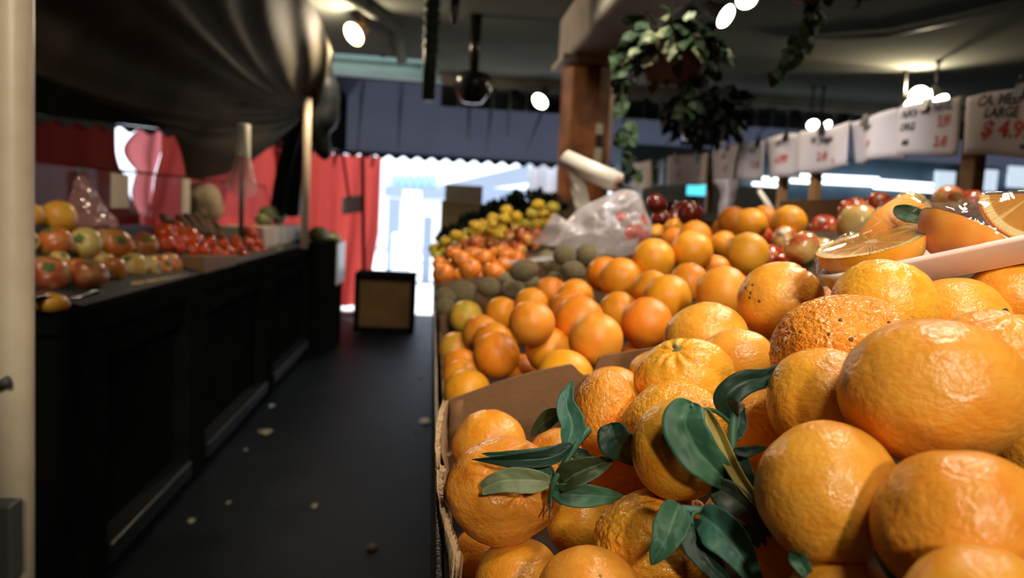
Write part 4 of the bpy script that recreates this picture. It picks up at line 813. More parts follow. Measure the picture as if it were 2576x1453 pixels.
for k in range(6):
    a = 2 * math.pi * k / 6; c_, s_ = math.cos(a), math.sin(a)
    crown.add([(c_ * .12 - s_ * .1, s_ * .12 + c_ * .1, .93), (c_ * .12 + s_ * .1, s_ * .12 - c_ * .1, .93), (c_ * .3, s_ * .3, 1.28), (c_ * .06, s_ * .06, .95)], [(0, 1, 2), (1, 3, 2), (3, 0, 2), (0, 3, 1)])
PO = kind('pomegranate', [blob('pomegranate', 'pom_skin', circ(14), 24, s_, .06) for s_ in (1, 2, 3)], [('crown', crown.mesh('crown', 'dry_calyx', False))])
lp = [(0, -1.22), (.10, -1.2), (.2, -1.12), (.5, -.9), (.82, -.5), (.96, 0), (.82, .5), (.5, .9), (.2, 1.1), (.1, 1.16), (0, 1.17)]
LE = kind('lemon', [blob('lemon', m_2, lp, 20, s_, .03) for s_, m_2 in ((1, 'lemon_skin'), (2, 'lemon_skin'), (3, 'lemon_green'))], [('stem_end', disc('lemon_end', 'stalk', .09, 1.165, .02))])
ap = circ(17, 1, .92, .34, .16, .26)
ap = [(r * (1 + .08 * h), h) for r, h in ap]
stalk = MB().tube([(0, 0, .52), (.02, 0, .8), (.07, 0, 1.02)], [.035, .03, .045], 7).mesh('stalk', 'stalk')
gcav = disc('green_cavity', 'green_calyx', .22, .60, .01, 0)
AP = kind('apple', [blob('apple', m_2, ap, 28, s_, .05) for s_, m_2 in ((1, 'apple_red'), (2, 'apple_blush'), (3, 'apple_yellow'), (4, 'apple_dark'))], [('stalk', stalk)])
GF = kind('grapefruit', [blob('grapefruit', 'grapefruit', circ(14, 1, .95), 24, s_, .04) for s_ in (1, 2)], [('stem_button', disc('stem_button_grapefruit', 'button', .07, .95, .02))])
tc_ = disc('green_star', 'green_calyx', .38, .80, .03, 5, 30, .06)
MX = kind('mixed_tomato', [blob('mixed_tomato', m_2, circ(15, 1, .86, .18, .06), 26, s_, .07) for s_, m_2 in ((1, 'mixed_red'), (2, 'mixed_orange'), (3, 'mixed_pale'))], [('calyx', tc_)])
TO = kind('tomato', [blob('tomato', 'tomato', circ(14, 1, .88, .16, .04), 22, s_, .05) for s_ in (1, 2)], [('calyx', tc_)])
def vrand(): return Vector((random.uniform(-1, 1), random.uniform(-1, 1), random.uniform(-.4, 1))).normalized()
def rows(items, names, slope):
    """which row an item is in, and its place from the left in that row; rows run along the picture slope"""
    key = [it[1] - slope * it[0] for it in items]; order = sorted(range(len(items)), key=lambda i: key[i])
    per = math.ceil(len(items) / len(names)); row = {}
    for k, i in enumerate(order): row[i] = min(k // per, len(names) - 1)
    out = {}
    for r in range(len(names)):
        ii = sorted([i for i in row if row[i] == r], key=lambda i: items[i][0])
        for k, i in enumerate(ii): out[i] = (ORD[k], names[r])
    return out
def pxlist(name): return [proj(d[:3]) for d in DATA[name]]
# ------------------------------------------------------------------ navel oranges
OL = {0: 'navel orange with a green blotch at the aisle end, topmost against the kiwis', 1: 'navel orange with a dark blossom dot just below the green-blotched one',
 2: 'deep orange navel with a brown smudge beside the kiwis', 3: 'navel orange behind the big pale one with black dot near the kiwis', 4: 'pale yellowish navel orange with one black dot',
 5: 'navel orange touching the kiwis, highest in the aisle-side heap', 6: 'navel orange next to the topmost aisle-side one, under the kiwis', 7: 'navel orange half hidden behind the one with a green stem dot',
 8: 'large navel orange with a green stem dot low on its cheek', 9: 'round navel orange in front standing above the cardboard notch', 10: 'navel orange with green stem end between the pale one and the front one',
 11: 'big smooth navel orange low at the aisle end over the carton wall', 12: 'navel orange showing its top behind the big smooth aisle-side one', 13: 'navel orange with a green top at the aisle edge',
 14: 'navel orange at the aisle edge, next below the green-topped one', 15: 'navel orange at the aisle edge, second above the carton wall', 16: 'navel orange lowest at the aisle edge, resting behind the carton wall corner',
 17: 'navel orange low in the gap behind the carton wall middle', 18: 'navel orange directly behind the carton wall beside the notch', 19: 'navel orange deep in shade between the brown-smudged and pale ones',
 20: 'large navel orange behind the raised cardboard edge', 21: 'navel orange on top of the one behind the raised cardboard edge', 22: 'navel orange hidden behind the pair above the raised cardboard',
 23: 'navel orange below the high pair beneath the bag', 24: 'big pale navel orange beside the fruit with black insect spots', 25: 'navel orange with a tiny green stem, in front of its twin by the kiwis',
 26: 'navel orange behind the tiny-stemmed one, touching the kiwis', 27: 'bright navel orange standing high just below the plastic bag', 28: 'navel orange at the top of the heap beside the plastic bag',
 29: 'single navel orange on the ridge before the red apples', 30: 'navel orange in the middle of the heap left of the big cardboard one', 31: 'navel orange peeping over the ridge beside the bag corner',
 32: 'navel orange behind the ridge near the dark red apples', 33: 'small orange behind the ridge between two oranges', 34: 'navel orange at the far left of the back pile',
 35: 'navel orange at the front of the back pile before the rack', 36: 'navel orange in the back of the pile before the rack', 37: 'navel orange with a dark stem end at the apple side of the back pile',
 38: 'navel orange sliver just over the raised cardboard edge', 39: 'navel orange sunk below the ridge before the speckled mandarin', 40: 'navel orange sunk behind the ridge centre', 41: 'small orange touching the red-printed bag',
 42: 'orange at the foot of the dark red apples', 43: 'brownish small orange in front of the back pile'}
STEM = {25: (-.1, .35), 4: (-.35, .35), 1: (.1, .0), 10: (.75, -.3), 8: (-.35, -.85), 37: (-.2, .25), 9: (0, .95), 13: (-.2, .9), 2: (.5, .5)}
for i, d in enumerate(DATA['oranges']):
    ax = R @ camdir(*STEM[i]) if i in STEM else (Vector((random.uniform(-1, 1), random.uniform(.2, 1.2), random.uniform(-.9, .2))))
    v = {0: 4, 13: 4, 4: 1, 24: 1, 1: 1, 9: 1, 29: 1}.get(i, random.choice((0, 2, 3, 3, 0)))
    q = place(OR_, d[:3], (d[3] / 2, d[3] / 2, d[4] / 2) if i in STEM and False else (d[3] / 2,) * 3, ax, OL[i], 'orange', 'navel oranges behind the torn carton', random.random() * 6, v)
oc_ = carton('orange_carton', 'open brown carton under the navel oranges, low at the aisle side', .034, 1.02, 1.09, 2.03, (.957, .372, -.03), .90, .965, 1.22, liner_off=.062, back=False)
MB().box((.034, 2.036, .826), (.092, 2.041, .958)).build('end_flap', 'cardboard', oc_)
# kiwis
GK = 'brown kiwis between the oranges and persimmons'
rk = rows(pxlist('kiwis'), ['upper', 'middle', 'lower'], -.42)
for i, d in enumerate(DATA['kiwis']):
    ax = (X_ + Vector((0, random.uniform(-.5, .5), random.uniform(-.4, .4)))) if d[3] > d[4] * 1.1 else Vector((random.uniform(-.4, .4), 1, random.uniform(-.6, .3)))
    L_ = d[3] / 2 if d[3] > d[4] * 1.1 else d[3] / 2 * 1.15; w_ = d[4] / 2
    place(KI, d[:3], (w_, w_, L_), ax, 'brown kiwi, %s from the left in the %s row of the kiwi heap' % rk[i], 'kiwi', GK, random.random() * 6)
carton('kiwi_carton', 'low brown carton under the kiwis beside the aisle', .034, .66, 2.05, 2.42, (.985, .25, -.03), .92, 1.0, 1.1, liner_off=.09)
GP = 'orange persimmons next to the kiwis'
rk = rows(pxlist('pers'), ['upper', 'middle', 'lower'], -.2)
for i, d in enumerate(DATA['pers']):
    place(PE, d[:3], (d[3] / 2,) * 3, Vector((random.uniform(-1, .6), random.uniform(-1, .4), random.uniform(.1, 1))), 'bright orange persimmon, %s from the left in the %s row of the persimmons' % rk[i], 'persimmon', GP, random.random() * 6)
carton('persimmon_carton', 'low carton under the persimmons', .034, .52, 2.44, 3.24, (.888, .10, .045), .93, 1.03, 1.06, liner_off=.10, left=True)
GQ = 'red and gold pomegranates between persimmons and lemons'
rk = rows(pxlist('pom'), ['upper', 'lower'], -.15)
for i, d in enumerate(DATA['pom']):
    place(PO, d[:3], (d[3] / 2,) * 3, Vector((random.uniform(-1, 1), random.uniform(-1, .3), random.uniform(-.2, 1))), 'small red and gold pomegranate, %s from the left in the %s row before the lemons' % rk[i], 'pomegranate', GQ, random.random() * 6)
GL = 'lemons heaped before the dark greens'
rk = rows(pxlist('lem'), ['top', 'middle', 'bottom'], -.42)
for i, d in enumerate(DATA['lem']):
    r_ = d[4] / 2 * 1.04
    place(LE, d[:3], (r_, r_, d[3] / 2 * .95), X_ * random.choice((-1, 1)) + Vector((0, random.uniform(-.7, .7), random.uniform(-.5, .5))), 'yellow lemon, %s from the left in the %s row of the lemon heap' % rk[i], 'lemon', GL, random.random() * 6)
carton('lemon_carton', 'low tan carton under the lemons and pomegranates', .034, .72, 3.28, 4.32, (.86, .30, .035), .94, 1.0, 1.2, liner_off=.06)
# apples behind the tray, dark red apples under the rack
AL = ['red apple behind the ridge orange', 'pale red apple left of the two shiny apples', 'large streaky red apple in the front of the apple pile', 'dark shiny red apple with a white sticker', 'pale yellow apple tucked against the tray corner', 'red apple low behind the ridge orange',
 'red-shouldered apple at the left end of the apple ridge', 'pale yellow apple leaning on the foam tray', 'glossy red apple with a sticker on the apple ridge', 'yellow-orange apple in the middle of the apple ridge', 'red apple with green stem hollow facing out, highest on the ridge', 'red apple behind the film at the end of the ridge', 'apple seen through the film behind the halves', 'apple behind the tray middle', 'shaded red apple beneath the streaky one']
AV = [0, 1, 1, 0, 2, 0, 0, 2, 0, 2, 1, 0, 2, 2, 0]
for i, d in enumerate(DATA['apples']):
    ax = {10: R @ camdir(0, .1), 3: R @ camdir(-.3, .7)}.get(i, Vector((random.uniform(-.8, .8), random.uniform(-.6, .8), random.uniform(.2, 1))))
    o = place(AP, d[:3], (d[3] / 2 * .96,) * 3, ax, AL[i], 'apple', 'red and yellow apples behind the tray', random.random() * 6, AV[i])
    if i == 10: c = newobj('stem_hollow', gcav); c.parent = o; c['label'] = 'green stem hollow'
    if i in (3, 8, 1):
        P = Vector(d[:3]) + R @ (camdir(-.45, .5) * d[3] / 2 * .965); N = R @ camdir(-.45, .5)
        k = MB().lathe([(.0001, -.004), (.010, -.001), (.0001, .0012)], 14, Matrix.Translation(P) @ frame(N).to_4x4()).build('sticker', 'paper', None, True, label='white oval sticker')
        k.parent = o; k.matrix_parent_inverse = o.matrix_world.inverted()
carton('apple_carton', 'brown carton of red and yellow apples beyond the oranges', 1.03, 1.50, 1.50, 2.24, (.987, .306, -.04), 1.12, 1.30, 1.34, liner_off=.06)
DL = ['dark red apple on top of the dark heap beside the bag', 'dark red apple at the right end of the dark heap, largest', 'dark red apple low in the front of the dark heap', 'dark red apple below the topmost dark one', 'dark red apple at the back of the dark heap', 'dark red apple behind the largest dark one', 'dark red apple at the bottom of the dark heap']
for i, d in enumerate(DATA['dark']):
    place(AP, d[:3], (d[3] / 2,) * 3, Vector((random.uniform(-.8, .8), random.uniform(-.8, .2), random.uniform(.3, 1))), DL[i], 'apple', 'dark red apples by the plastic bag', random.random() * 6, 3)
carton('dark_apple_carton', 'brown carton under the dark red apples', .70, 1.20, 2.42, 3.10, (1.215, .0, .0), 1.18, 1.2, 1.24, liner_off=.045)
# ------------------------------------------------------------------ plastic bag on the heap
def crumple(p, s, a=1.0):
    return a * (abs(mn.noise(p * 1.0 + s)) + .5 * abs(mn.noise(p * 2.3 + s)) + .25 * mn.noise(p * 5 + s))
bagc = pt(1530, 575, 2.42)
outl = [(1392, 612), (1420, 570), (1455, 525), (1510, 500), (1560, 478), (1590, 482), (1612, 498), (1622, 535), (1634, 560), (1634, 600), (1610, 625), (1585, 640), (1530, 650), (1470, 640), (1420, 632)]
OUT = [pt(x, y, 2.42) - bagc for x, y in outl]; OUT.append(OUT[0])
prints = [((pt(1562, 549, 2.33)), .014), (pt(1556, 540, 2.33), .009), (pt(1622, 552, 2.35), .013), (pt(1592, 585, 2.32), .017), (pt(1606, 578, 2.33), .013), (pt(1625, 598, 2.35), .017), (pt(1616, 606, 2.35), .012)]
film_mat('bag_printed', haze=.66, hazecol=(.97, .90, .90), rough=.14, bump=.5, bscale=16, prints=[(tuple(p), r * 1.5) for p, r in prints])
bag = thing('plastic_bag', 'crumpled translucent plastic bag with red print lying behind the kiwis', 'plastic bag', bagc - Vector((0, 0, .1)))
def bagfn(sgn):
    def fn(u, v):
        o = poly(OUT, u); k = math.sin(v * math.pi / 2)
        p = bagc + o * k + Z_ * (sgn * .10 * math.cos(v * math.pi / 2) ** .8)
        return p + Z_ * sgn * .030 * crumple(p * 9, Vector((3, 1, 7)), 1) * math.cos(v * math.pi / 2) ** .5 + X_ * .006 * mn.noise(p * 22)
    return fn
MB().grid(bagfn(1), 90, 26).grid(bagfn(-1), 90, 14).build('bag_body', 'bag_printed', bag, True)
def flapfn(pts):
    P = [[pt(*q) for q in row] for row in pts]
    def fn(u, v):
        c = [poly(r, u) for r in P]; p = poly(c, v); return p + Z_ * .015 * crumple(p * 14, Vector((1, 5, 2))) 
    return fn
MB().grid(flapfn([[(1338, 612, 2.45), (1372, 568, 2.40), (1395, 532, 2.38)], [(1380, 618, 2.40), (1405, 575, 2.33), (1420, 552, 2.35)], [(1425, 622, 2.38), (1445, 585, 2.32), (1462, 565, 2.37)]]), 24, 24).build('bag_handle', 'bag_printed', bag, True, label='milky bag handle')
MB().grid(flapfn([[(1262, 655, 2.40), (1330, 650, 2.37), (1420, 630, 2.37)], [(1270, 662, 2.38), (1345, 658, 2.35), (1440, 645, 2.35)], [(1300, 660, 2.38), (1370, 652, 2.35), (1450, 655, 2.36)]]), 30, 12).build('bag_handle', 'bag_printed', bag, True)
# roll of produce bags on a stand
a_, b_ = pt(1424, 402, 2.62), pt(1553, 460, 2.50)
roll = thing('bag_roll', 'slanted roll of white produce bags on a dark stand by the post', 'bag roll', b_ - Vector((0, 0, .5)))
d_ = (b_ - a_).normalized()
rl_ = MB().tube([a_, b_], .034, 24).build('roll', 'roll_plastic', roll, True)
MB().tube([b_ - d_ * .004, b_ + d_ * .006], [.024, .022], 16).build('core', 'roll_core', rl_, True)
MB().tube([b_ + d_ * .004, b_ + d_ * .05, b_ + d_ * .06 - Vector((0, 0, .08)), Vector((b_.x + .05, b_.y + .03, 1.12))], .010, 8).build('stand', 'wire', roll, True)
tl_ = [[(1424, 418, 2.6), (1440, 430, 2.6), (1462, 438, 2.59)], [(1432, 455, 2.6), (1450, 462, 2.58), (1472, 462, 2.6)], [(1440, 500, 2.6), (1458, 505, 2.59), (1484, 505, 2.6)], [(1448, 535, 2.6), (1468, 538, 2.59), (1492, 538, 2.6)]]
MB().grid(flapfn(tl_), 12, 30).build('bag_tail', 'roll_plastic', roll, True, solid=.001)
# ------------------------------------------------------------------ rack of price signs
XS = 1.73
rack = thing('sign_rack', 'long wooden rack behind the fruit carrying the row of price signs', 'rack', (XS + .03, 4.2, 0))
for (px, w) in ((1785, .05), (1968, .045), (2050, .05), (2440, .075)):
    q = onX(px, 480, XS + .05)
    MB().box((q.x - .02, q.y - w / 2, 1.0), (q.x + .02, q.y + w / 2, 1.60)).build('upright', 'rack_wood', rack, bevel=.004)
MB().tube([(XS + .02, 1.9, 1.655), (XS + .02, 3.4, 1.645), (XS + .02, 5.4, 1.655), (XS + .02, 7.2, 1.65)], .005, 6).build('wire_line', 'wire', rack, True)
def sheet_text(txt, size, mname):
    cu = bpy.data.curves.new('t', 'FONT'); cu.body = txt; cu.size = size; cu.shear = .35; cu.align_x = 'CENTER'; cu.align_y = 'CENTER'; cu.offset = size * .04; cu.resolution_u = 3
    o = bpy.data.objects.new('t', cu); me = bpy.data.meshes.new_from_object(o); bpy.data.objects.remove(o); bpy.data.curves.remove(cu)
    me.materials.clear(); me.materials.append(MATS[mname]); return me
def sign(l, r, lab, words, curve=.02, m='paper', clips=(.5,), tilt=0):
    """l, r: (px, top, bottom) of the two upright edges; the sheet hangs at the rack line"""
    TLc, BLc = onX(l[0], l[1], XS), onX(l[0], l[2], XS); TRc, BRc = onX(r[0], r[1], XS), onX(r[0], r[2], XS)
    s_ = random.random() * 9
    def fn(u, v, off=0):
        p = lerp(lerp(BLc, BRc, u), lerp(TLc, TRc, u), v)
        return p + Vector((-1, 0, 0)) * (curve * math.sin(u * 7 + s_) * (1 - v) ** .7 + off) + Vector((0, 0, .006 * math.sin(u * 5 + s_)))
    o = thing('price_sign', lab, 'price sign', (TLc + BRc) / 2, 'hand-lettered price signs on the rack line')
    sh_ = MB().grid(lambda u, v: fn(u, v), 14, 8).build('sheet', m, o, True, solid=.0008)
    Wd = (TRc - TLc).length; Hh = (TLc - BLc).length
    for (txt, u0, v0, sz, mm) in words:
        me = sheet_text(txt, sz * Hh, mm); 
        for v in me.vertices: v.co = fn(u0 + v.co.x / Wd, v0 + v.co.y / Hh, .0016)
        q = newobj('product_name' if mm == 'ink_black' else 'price_figures', me); put(q, sh_)
    for k in clips:
        c = lerp(TLc, TRc, k)
        q = thing('binder_clip', 'black binder clip on the ' + ' '.join(lab.split(',')[0].split()[:11]), 'clip', c, 'binder clips on the price signs')
        w_ = .022
        MB().add([(c.x - .014, c.y - w_, c.z - .030), (c.x - .014, c.y + w_, c.z - .030), (c.x + .001, c.y + w_, c.z + .014), (c.x + .001, c.y - w_, c.z + .014), (c.x + .015, c.y - w_, c.z - .030), (c.x + .015, c.y + w_, c.z - .030)], [(0, 1, 2, 3), (3, 2, 5, 4), (0, 3, 4), (1, 5, 2)]).build('clip_body', 'clip', q, solid=.001); cb_ = COL.objects[-1]
        MB().tube([(c.x, c.y - w_ * .6, c.z + .010), (c.x, c.y - w_ * .5, c.z + .034), (c.x, c.y + w_ * .5, c.z + .034), (c.x, c.y + w_ * .6, c.z + .010)], .0014, 6).build('clip_wire', 'clip', cb_, True)
sign((2432, 248, 392), (2680, 196, 398), 'large price sign at the near end with a long red price', [('CA. MED', .36, .86, .24, 'ink_black'), ('LARGE', .38, .66, .22, 'ink_black'), ('$ 4.99', .42, .40, .36, 'ink_red'), ('-', .55, .20, .4, 'ink_black')], clips=(.60,))
sign((2262, 272, 394), (2424, 236, 388), 'price sign with two red prices beside the largest sign', [('NAV', .19, .80, .24, 'ink_black'), ('ORG', .17, .54, .2, 'ink_black'), ('ea', .16, .25, .22, 'ink_black'), ('NAVEL', .70, .88, .2, 'ink_black'), ('5.99', .70, .62, .27, 'ink_red'), ('3.49', .62, .26, .27, 'ink_red')], clips=(.45,))
sign((2140, 305, 410), (2258, 274, 398), 'faded folded price sign before the one with two red prices', [('JUMBO', .4, .75, .14, 'ink_black'), ('2.99', .45, .35, .2, 'ink_red')], curve=.035, clips=(.35,))
sign((2012, 334, 441), (2138, 306, 416), 'price sign with a long black name and three red figures', [('W. Jonagan', .46, .74, .22, 'ink_black'), ('2.49', .42, .36, .26, 'ink_red'), ('lb', .72, .2, .18, 'ink_red')], clips=(.48,))
sign((1928, 346, 452), (2008, 333, 443), 'price sign with a cream strip along its edge, fifth from the near end', [('DRY', .45, .78, .18, 'ink_black'), ('4.99', .5, .40, .26, 'ink_red')], clips=(.65,))
sign((1868, 362, 455), (1926, 350, 451), 'small price sign below the dark hanging plant, beside the thick black cable', [('FUJI', .4, .76, .18, 'ink_black'), ('1.99', .5, .38, .24, 'ink_red')], clips=(.7,))
sign((1792, 374, 462), (1862, 362, 452), 'price sign hanging between the two thick black straps', [('PEAR', .45, .74, .18, 'ink_black'), ('2.49', .5, .36, .24, 'ink_red')], clips=(.6,))
sign((1680, 394, 468), (1784, 382, 462), 'wide price sign with two columns just under the dark hanging plant', [('KIWI', .28, .76, .2, 'ink_black'), ('LIME', .72, .76, .2, 'ink_black'), ('.50', .30, .36, .26, 'ink_red'), ('.75', .74, .36, .26, 'ink_red')], m='paper_tan', clips=(.2, .75))
sign((1594, 408, 478), (1638, 404, 474), 'narrow tan price sign near the bag roll', [('YAM', .5, .72, .2, 'ink_black'), ('.99', .5, .38, .24, 'ink_red')], m='paper_tan', clips=())
sign((1498, 455, 482), (1558, 452, 480), 'low tan price sign half hidden behind the bag roll', [('1.99', .5, .5, .5, 'ink_red')], m='paper_tan', clips=())
for px, yt, yb in ((1790, 368, 478), (1866, 345, 462)):
    a_, b_ = onX(px + 3, yt, XS - .012), onX(px - 8 if px < 1800 else px - 20, yb, XS - .012)
    tag(MB().tube([a_, lerp(a_, b_, .5) + Vector((-.01, 0, 0)), b_], .008, 8).build('hanging_strap', 'wire', None, True), 'thick black strap hanging %s the price sign between the straps' % ('before' if px < 1800 else 'after'), 'strap')
q = onX(1658, 430, XS + .04); MB_ = MB().box((q.x, q.y - .13, q.z - .11), (q.x + .015, q.y + .13, q.z + .09))
tag(MB_.build('black_board', 'clip', None, bevel=.004), 'black board hanging between the tan price signs', 'board')
# hanging clear bag and white stick behind the oranges
k = thing('hanging_bag', 'white plastic bag hanging below the price signs behind the oranges', 'plastic bag', onX(1828, 500, XS + .02))
MB().grid(flapfn([[(1792, 452, 3.9), (1828, 452, 3.85), (1862, 450, 3.9)], [(1812, 485, 3.9), (1832, 482, 3.84), (1852, 480, 3.9)], [(1808, 515, 3.9), (1826, 515, 3.84), (1845, 512, 3.9)], [(1806, 545, 3.9), (1820, 548, 3.86), (1834, 545, 3.9)]]), 14, 20).build('bag_film', 'bag_white', k, True, solid=.001)
a_, b_ = pt(1910, 480, 3.3), pt(1945, 532, 3.2)
tag(MB().tube([a_, b_], .010, 8).build('wooden_stick', 'stem_cut', None, True), 'pale wooden stick leaning behind the back oranges', 'stick')
# ------------------------------------------------------------------ hanging plants
def leafcard(mb, c, d, n, L_, W_):
    d = d.normalized(); s_ = d.cross(n).normalized(); n = s_.cross(d)
    mb.add([c, c + d * L_ * .3 + s_ * W_ * .5 - n * W_ * .06, c + d * L_ * .45 + n * W_ * .10, c + d * L_ * .3 - s_ * W_ * .5 - n * W_ * .06, c + d * L_ * .75 + s_ * W_ * .32, c + d * L_ * .75 - s_ * W_ * .32, c + d * L_ - n * W_ * .2],
           [(0, 1, 2), (0, 2, 3), (1, 4, 2), (2, 5, 3), (2, 4, 6), (2, 6, 5)])
def plant(name, lab, c, r, nleaf, mleaf, vines, pot=None, pale=0, lsize=.07, hook=2.28, leaf_m2=None):
    o = thing(name, lab, 'hanging plant', c)
    if pot:
        MB().lathe([(.05, -.09), (.085, -.085), (.115, .0), (.125, .05), (.118, .052), (.105, .0), (.001, .0)], 24, Matrix.Translation(c) @ Matrix.Scale(r / .16, 4)).build('pot', pot, o, True)
    for k in range(3):
        a = 2 * math.pi * k / 3; 
        MB().tube([c + Vector((.11 * r / .16 * math.cos(a), .11 * r / .16 * math.sin(a), .04)), Vector((c.x, c.y, min(hook, c.z + .45)))], .002, 5).build('hanger_wire', 'wire', o, True)
    MB().tube([Vector((c.x, c.y, min(hook, c.z + .45))), Vector((c.x, c.y, hook))], .002, 5).build('hanger_wire', 'wire', o, True)
    def clump(n, mm, nm, rr):
        mb = MB()
        for k in range(n):
            d = Vector((random.gauss(0, 1), random.gauss(0, 1), random.gauss(.15, .7))).normalized()
            p = c + Vector((d.x * rr, d.y * rr, d.z * rr * .75 + .04)) * random.uniform(.5, 1)
            leafcard(mb, p, d + Vector((0, 0, -.9)) + vrand() * .4, d + vrand() * .5, lsize * random.uniform(.7, 1.3), lsize * random.uniform(.6, .9))
        mb.build(nm, mm, o, False)
    clump(nleaf, mleaf, 'foliage', r)
    if pale: clump(pale, 'vine_leaf_pale', 'pale_foliage', r * 1.02)
    for path in vines:
        P = [c + Vector(q) for q in path]; n = 26; mb = MB()
        mb.tube([poly(P, k / n) for k in range(n + 1)], .0025, 5)
        for k in range(2, n):
            p = poly(P, k / n)
            if random.random() < .75: leafcard(mb, p, vrand() + Vector((0, 0, -1.1)), vrand() - Vector((0, 1, 0)), lsize * random.uniform(.6, 1.1), lsize * .75)
        mb.build('trailing_vine', mleaf, o, False)
    return o
cp = pt(1695, 145, 2.75)
plant('hanging_pothos', 'variegated trailing plant in a brown pot hanging before the wooden post', cp, .17, 130, 'vine_leaf', [[(-.1, 0, .02), (-.18, -.02, -.10), (-.16, 0, -.28), (-.12, 0, -.42)], [(-.12, .02, .05), (-.20, .02, .0), (-.17, .0, -.18), (-.13, 0, -.30)], [(.08, 0, 0), (.06, -.08, -.1), (.03, -.08, -.2)]], 'pot_brown', 55, .075, 2.28)
cp = pt(1775, 300, 4.3)
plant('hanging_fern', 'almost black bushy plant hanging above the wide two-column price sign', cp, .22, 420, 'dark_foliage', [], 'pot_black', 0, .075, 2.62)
cp = pt(2050, -60, 1.95)
plant('hanging_vine', 'trailing vine dropping from above the picture top, before the ceiling', cp, .10, 40, 'vine_leaf', [[(.02, 0, 0), (.0, -.03, -.08), (-.02, 0, -.14), (-.055, .02, -.20), (-.09, 0, -.245)], [(.03, 0, 0), (.02, .03, -.08), (-.01, .03, -.19)], [(.06, 0, .04), (.10, 0, .0), (.14, 0, -.035)]], 'pot_brown', 12, .055, 2.62)
# ------------------------------------------------------------------ ceiling fittings
def spot(px, py, Z, lab, r=.055, look=(0, -1, -.6), fit='lamp_can', up=2.62, rod=True):
    c = pt(px, py, Z); d = Vector(look).normalized(); o = thing('spot_lamp', lab, 'lamp', c, 'spot lamps under the ceiling')
    M = Matrix.Translation(c) @ d.to_track_quat('Z', 'Y').to_matrix().to_4x4()
    MB().lathe([(.001, -.13), (r * .5, -.13), (r * .62, -.08), (r * .95, -.03), (r * 1.08, 0), (r * 1.02, .001), (r * 1.0, -.006), (.001, -.006)], 24, M).build('housing', fit, o, True)
    ho_ = COL.objects[-1]; MB().lathe([(.001, -.005), (r * .99, -.004), (r * .9, .006), (.001, .012)], 24, M).build('bulb_face', 'lamp_face', ho_, True)
    e = c - d * .10
    if rod: MB().tube([e, Vector((e.x, e.y, max(e.z + .02, up - .03))), Vector((e.x, e.y, up))], [.012, .012, .03], 10).build('stem', fit, o, True)
    return c, d
LS = []
LS.append(spot(890, 86, 5.6, 'bright spot lamp beside the tied tarp', .080, cdir(-.52, -.60, .60), 'lamp_can_tan'))
LS.append(spot(1826, 41, 4.0, 'tilted spot lamp above the variegated hanging plant', .060, cdir(.62, -.60, .50)))
LS.append(spot(1880, -4, 3.9, 'spot lamp at the top picture edge', .055, (.1, -.8, -.6)))
LS.append(spot(1358, 255, 8.0, 'small spot lamp in front of the grey awning, beside the wooden post', .085, cdir(-.50, -.62, .55), up=2.55))
LS.append(spot(2312, 240, 6.7, 'brightest spot lamp glaring against the ceiling over the price signs', .080, (-.55, -.6, .12), rod=False))
LS.append(spot(2288, 262, 6.6, 'small lamp just under the glaring ceiling lamp', .045, (.1, -.8, -.6)))
LS.append(spot(2366, 252, 6.2, 'oval lamp just beside the glaring ceiling lamp', .060, cdir(.1, -.85, .5)))
LS.append(spot(2045, 314, 7.6, 'first of the two small lamps before the striped valance', .055, (-.1, -.8, -.6)))
LS.append(spot(2081, 314, 7.6, 'second of the two small lamps before the striped valance', .045, (.3, -.8, -.6)))
# unseen lamps added on the same ceiling to light fruit, pole, post, signs, bag
FL = []
for (x, y, lx, ly, nm) in ((.78, 1.0, .32, .58, 'spot lamp over the near end of the citrus stall'), (.30, -.35, .28, .66, 'spot lamp over the stall end nearest the cream pole'), (1.42, 1.9, .62, 1.6, 'spot lamp over the middle of the citrus stall'), (.55, 2.2, .32, 3.1, 'spot lamp over the kiwis'), (-1.5, 1.9, -1.35, 3.2, 'spot lamp over the mottled tomatoes'), (.72, -.2, .7, 1.2, 'spot lamp under the beam over the oranges'), (.45, -2.2, .30, .55, 'unseen fill lamp behind the viewer facing the mandarins'), (-.30, -.7, -.84, 1.6, 'added spot lamp aimed at the cream pole'), (.72, 3.9, 1.0, 5.3, 'added spot lamp aimed at the wooden post'), (.75, 2.6, 1.73, 3.3, 'added spot lamp aimed at the price signs'), (.62, 1.5, .50, 2.0, 'added spot lamp aimed at the plastic bag')):
    c = Vector((x, y, 2.42)); d = (Vector((lx, ly, 1.05 if 'aimed' not in nm or 'bag' in nm else 1.5)) - c).normalized()
    o = thing('spot_lamp', nm, 'lamp', c, 'spot lamps under the ceiling'); M = Matrix.Translation(c) @ d.to_track_quat('Z', 'Y').to_matrix().to_4x4()
    MB().lathe([(.001, -.13), (.03, -.13), (.035, -.08), (.055, -.03), (.06, 0), (.057, .001), (.055, -.006), (.001, -.006)], 24, M).build('housing', 'lamp_can', o, True)
    ho_ = COL.objects[-1]; MB().lathe([(.001, -.005), (.054, -.004), (.05, .006), (.001, .012)], 24, M).build('bulb_face', 'lamp_face', ho_, True)
    MB().tube([c - d * .1, Vector((c.x - d.x * .1, c.y - d.y * .1, 2.62))], [.012, .02], 10).build('stem', 'lamp_can', o, True)
    FL.append((c, d))
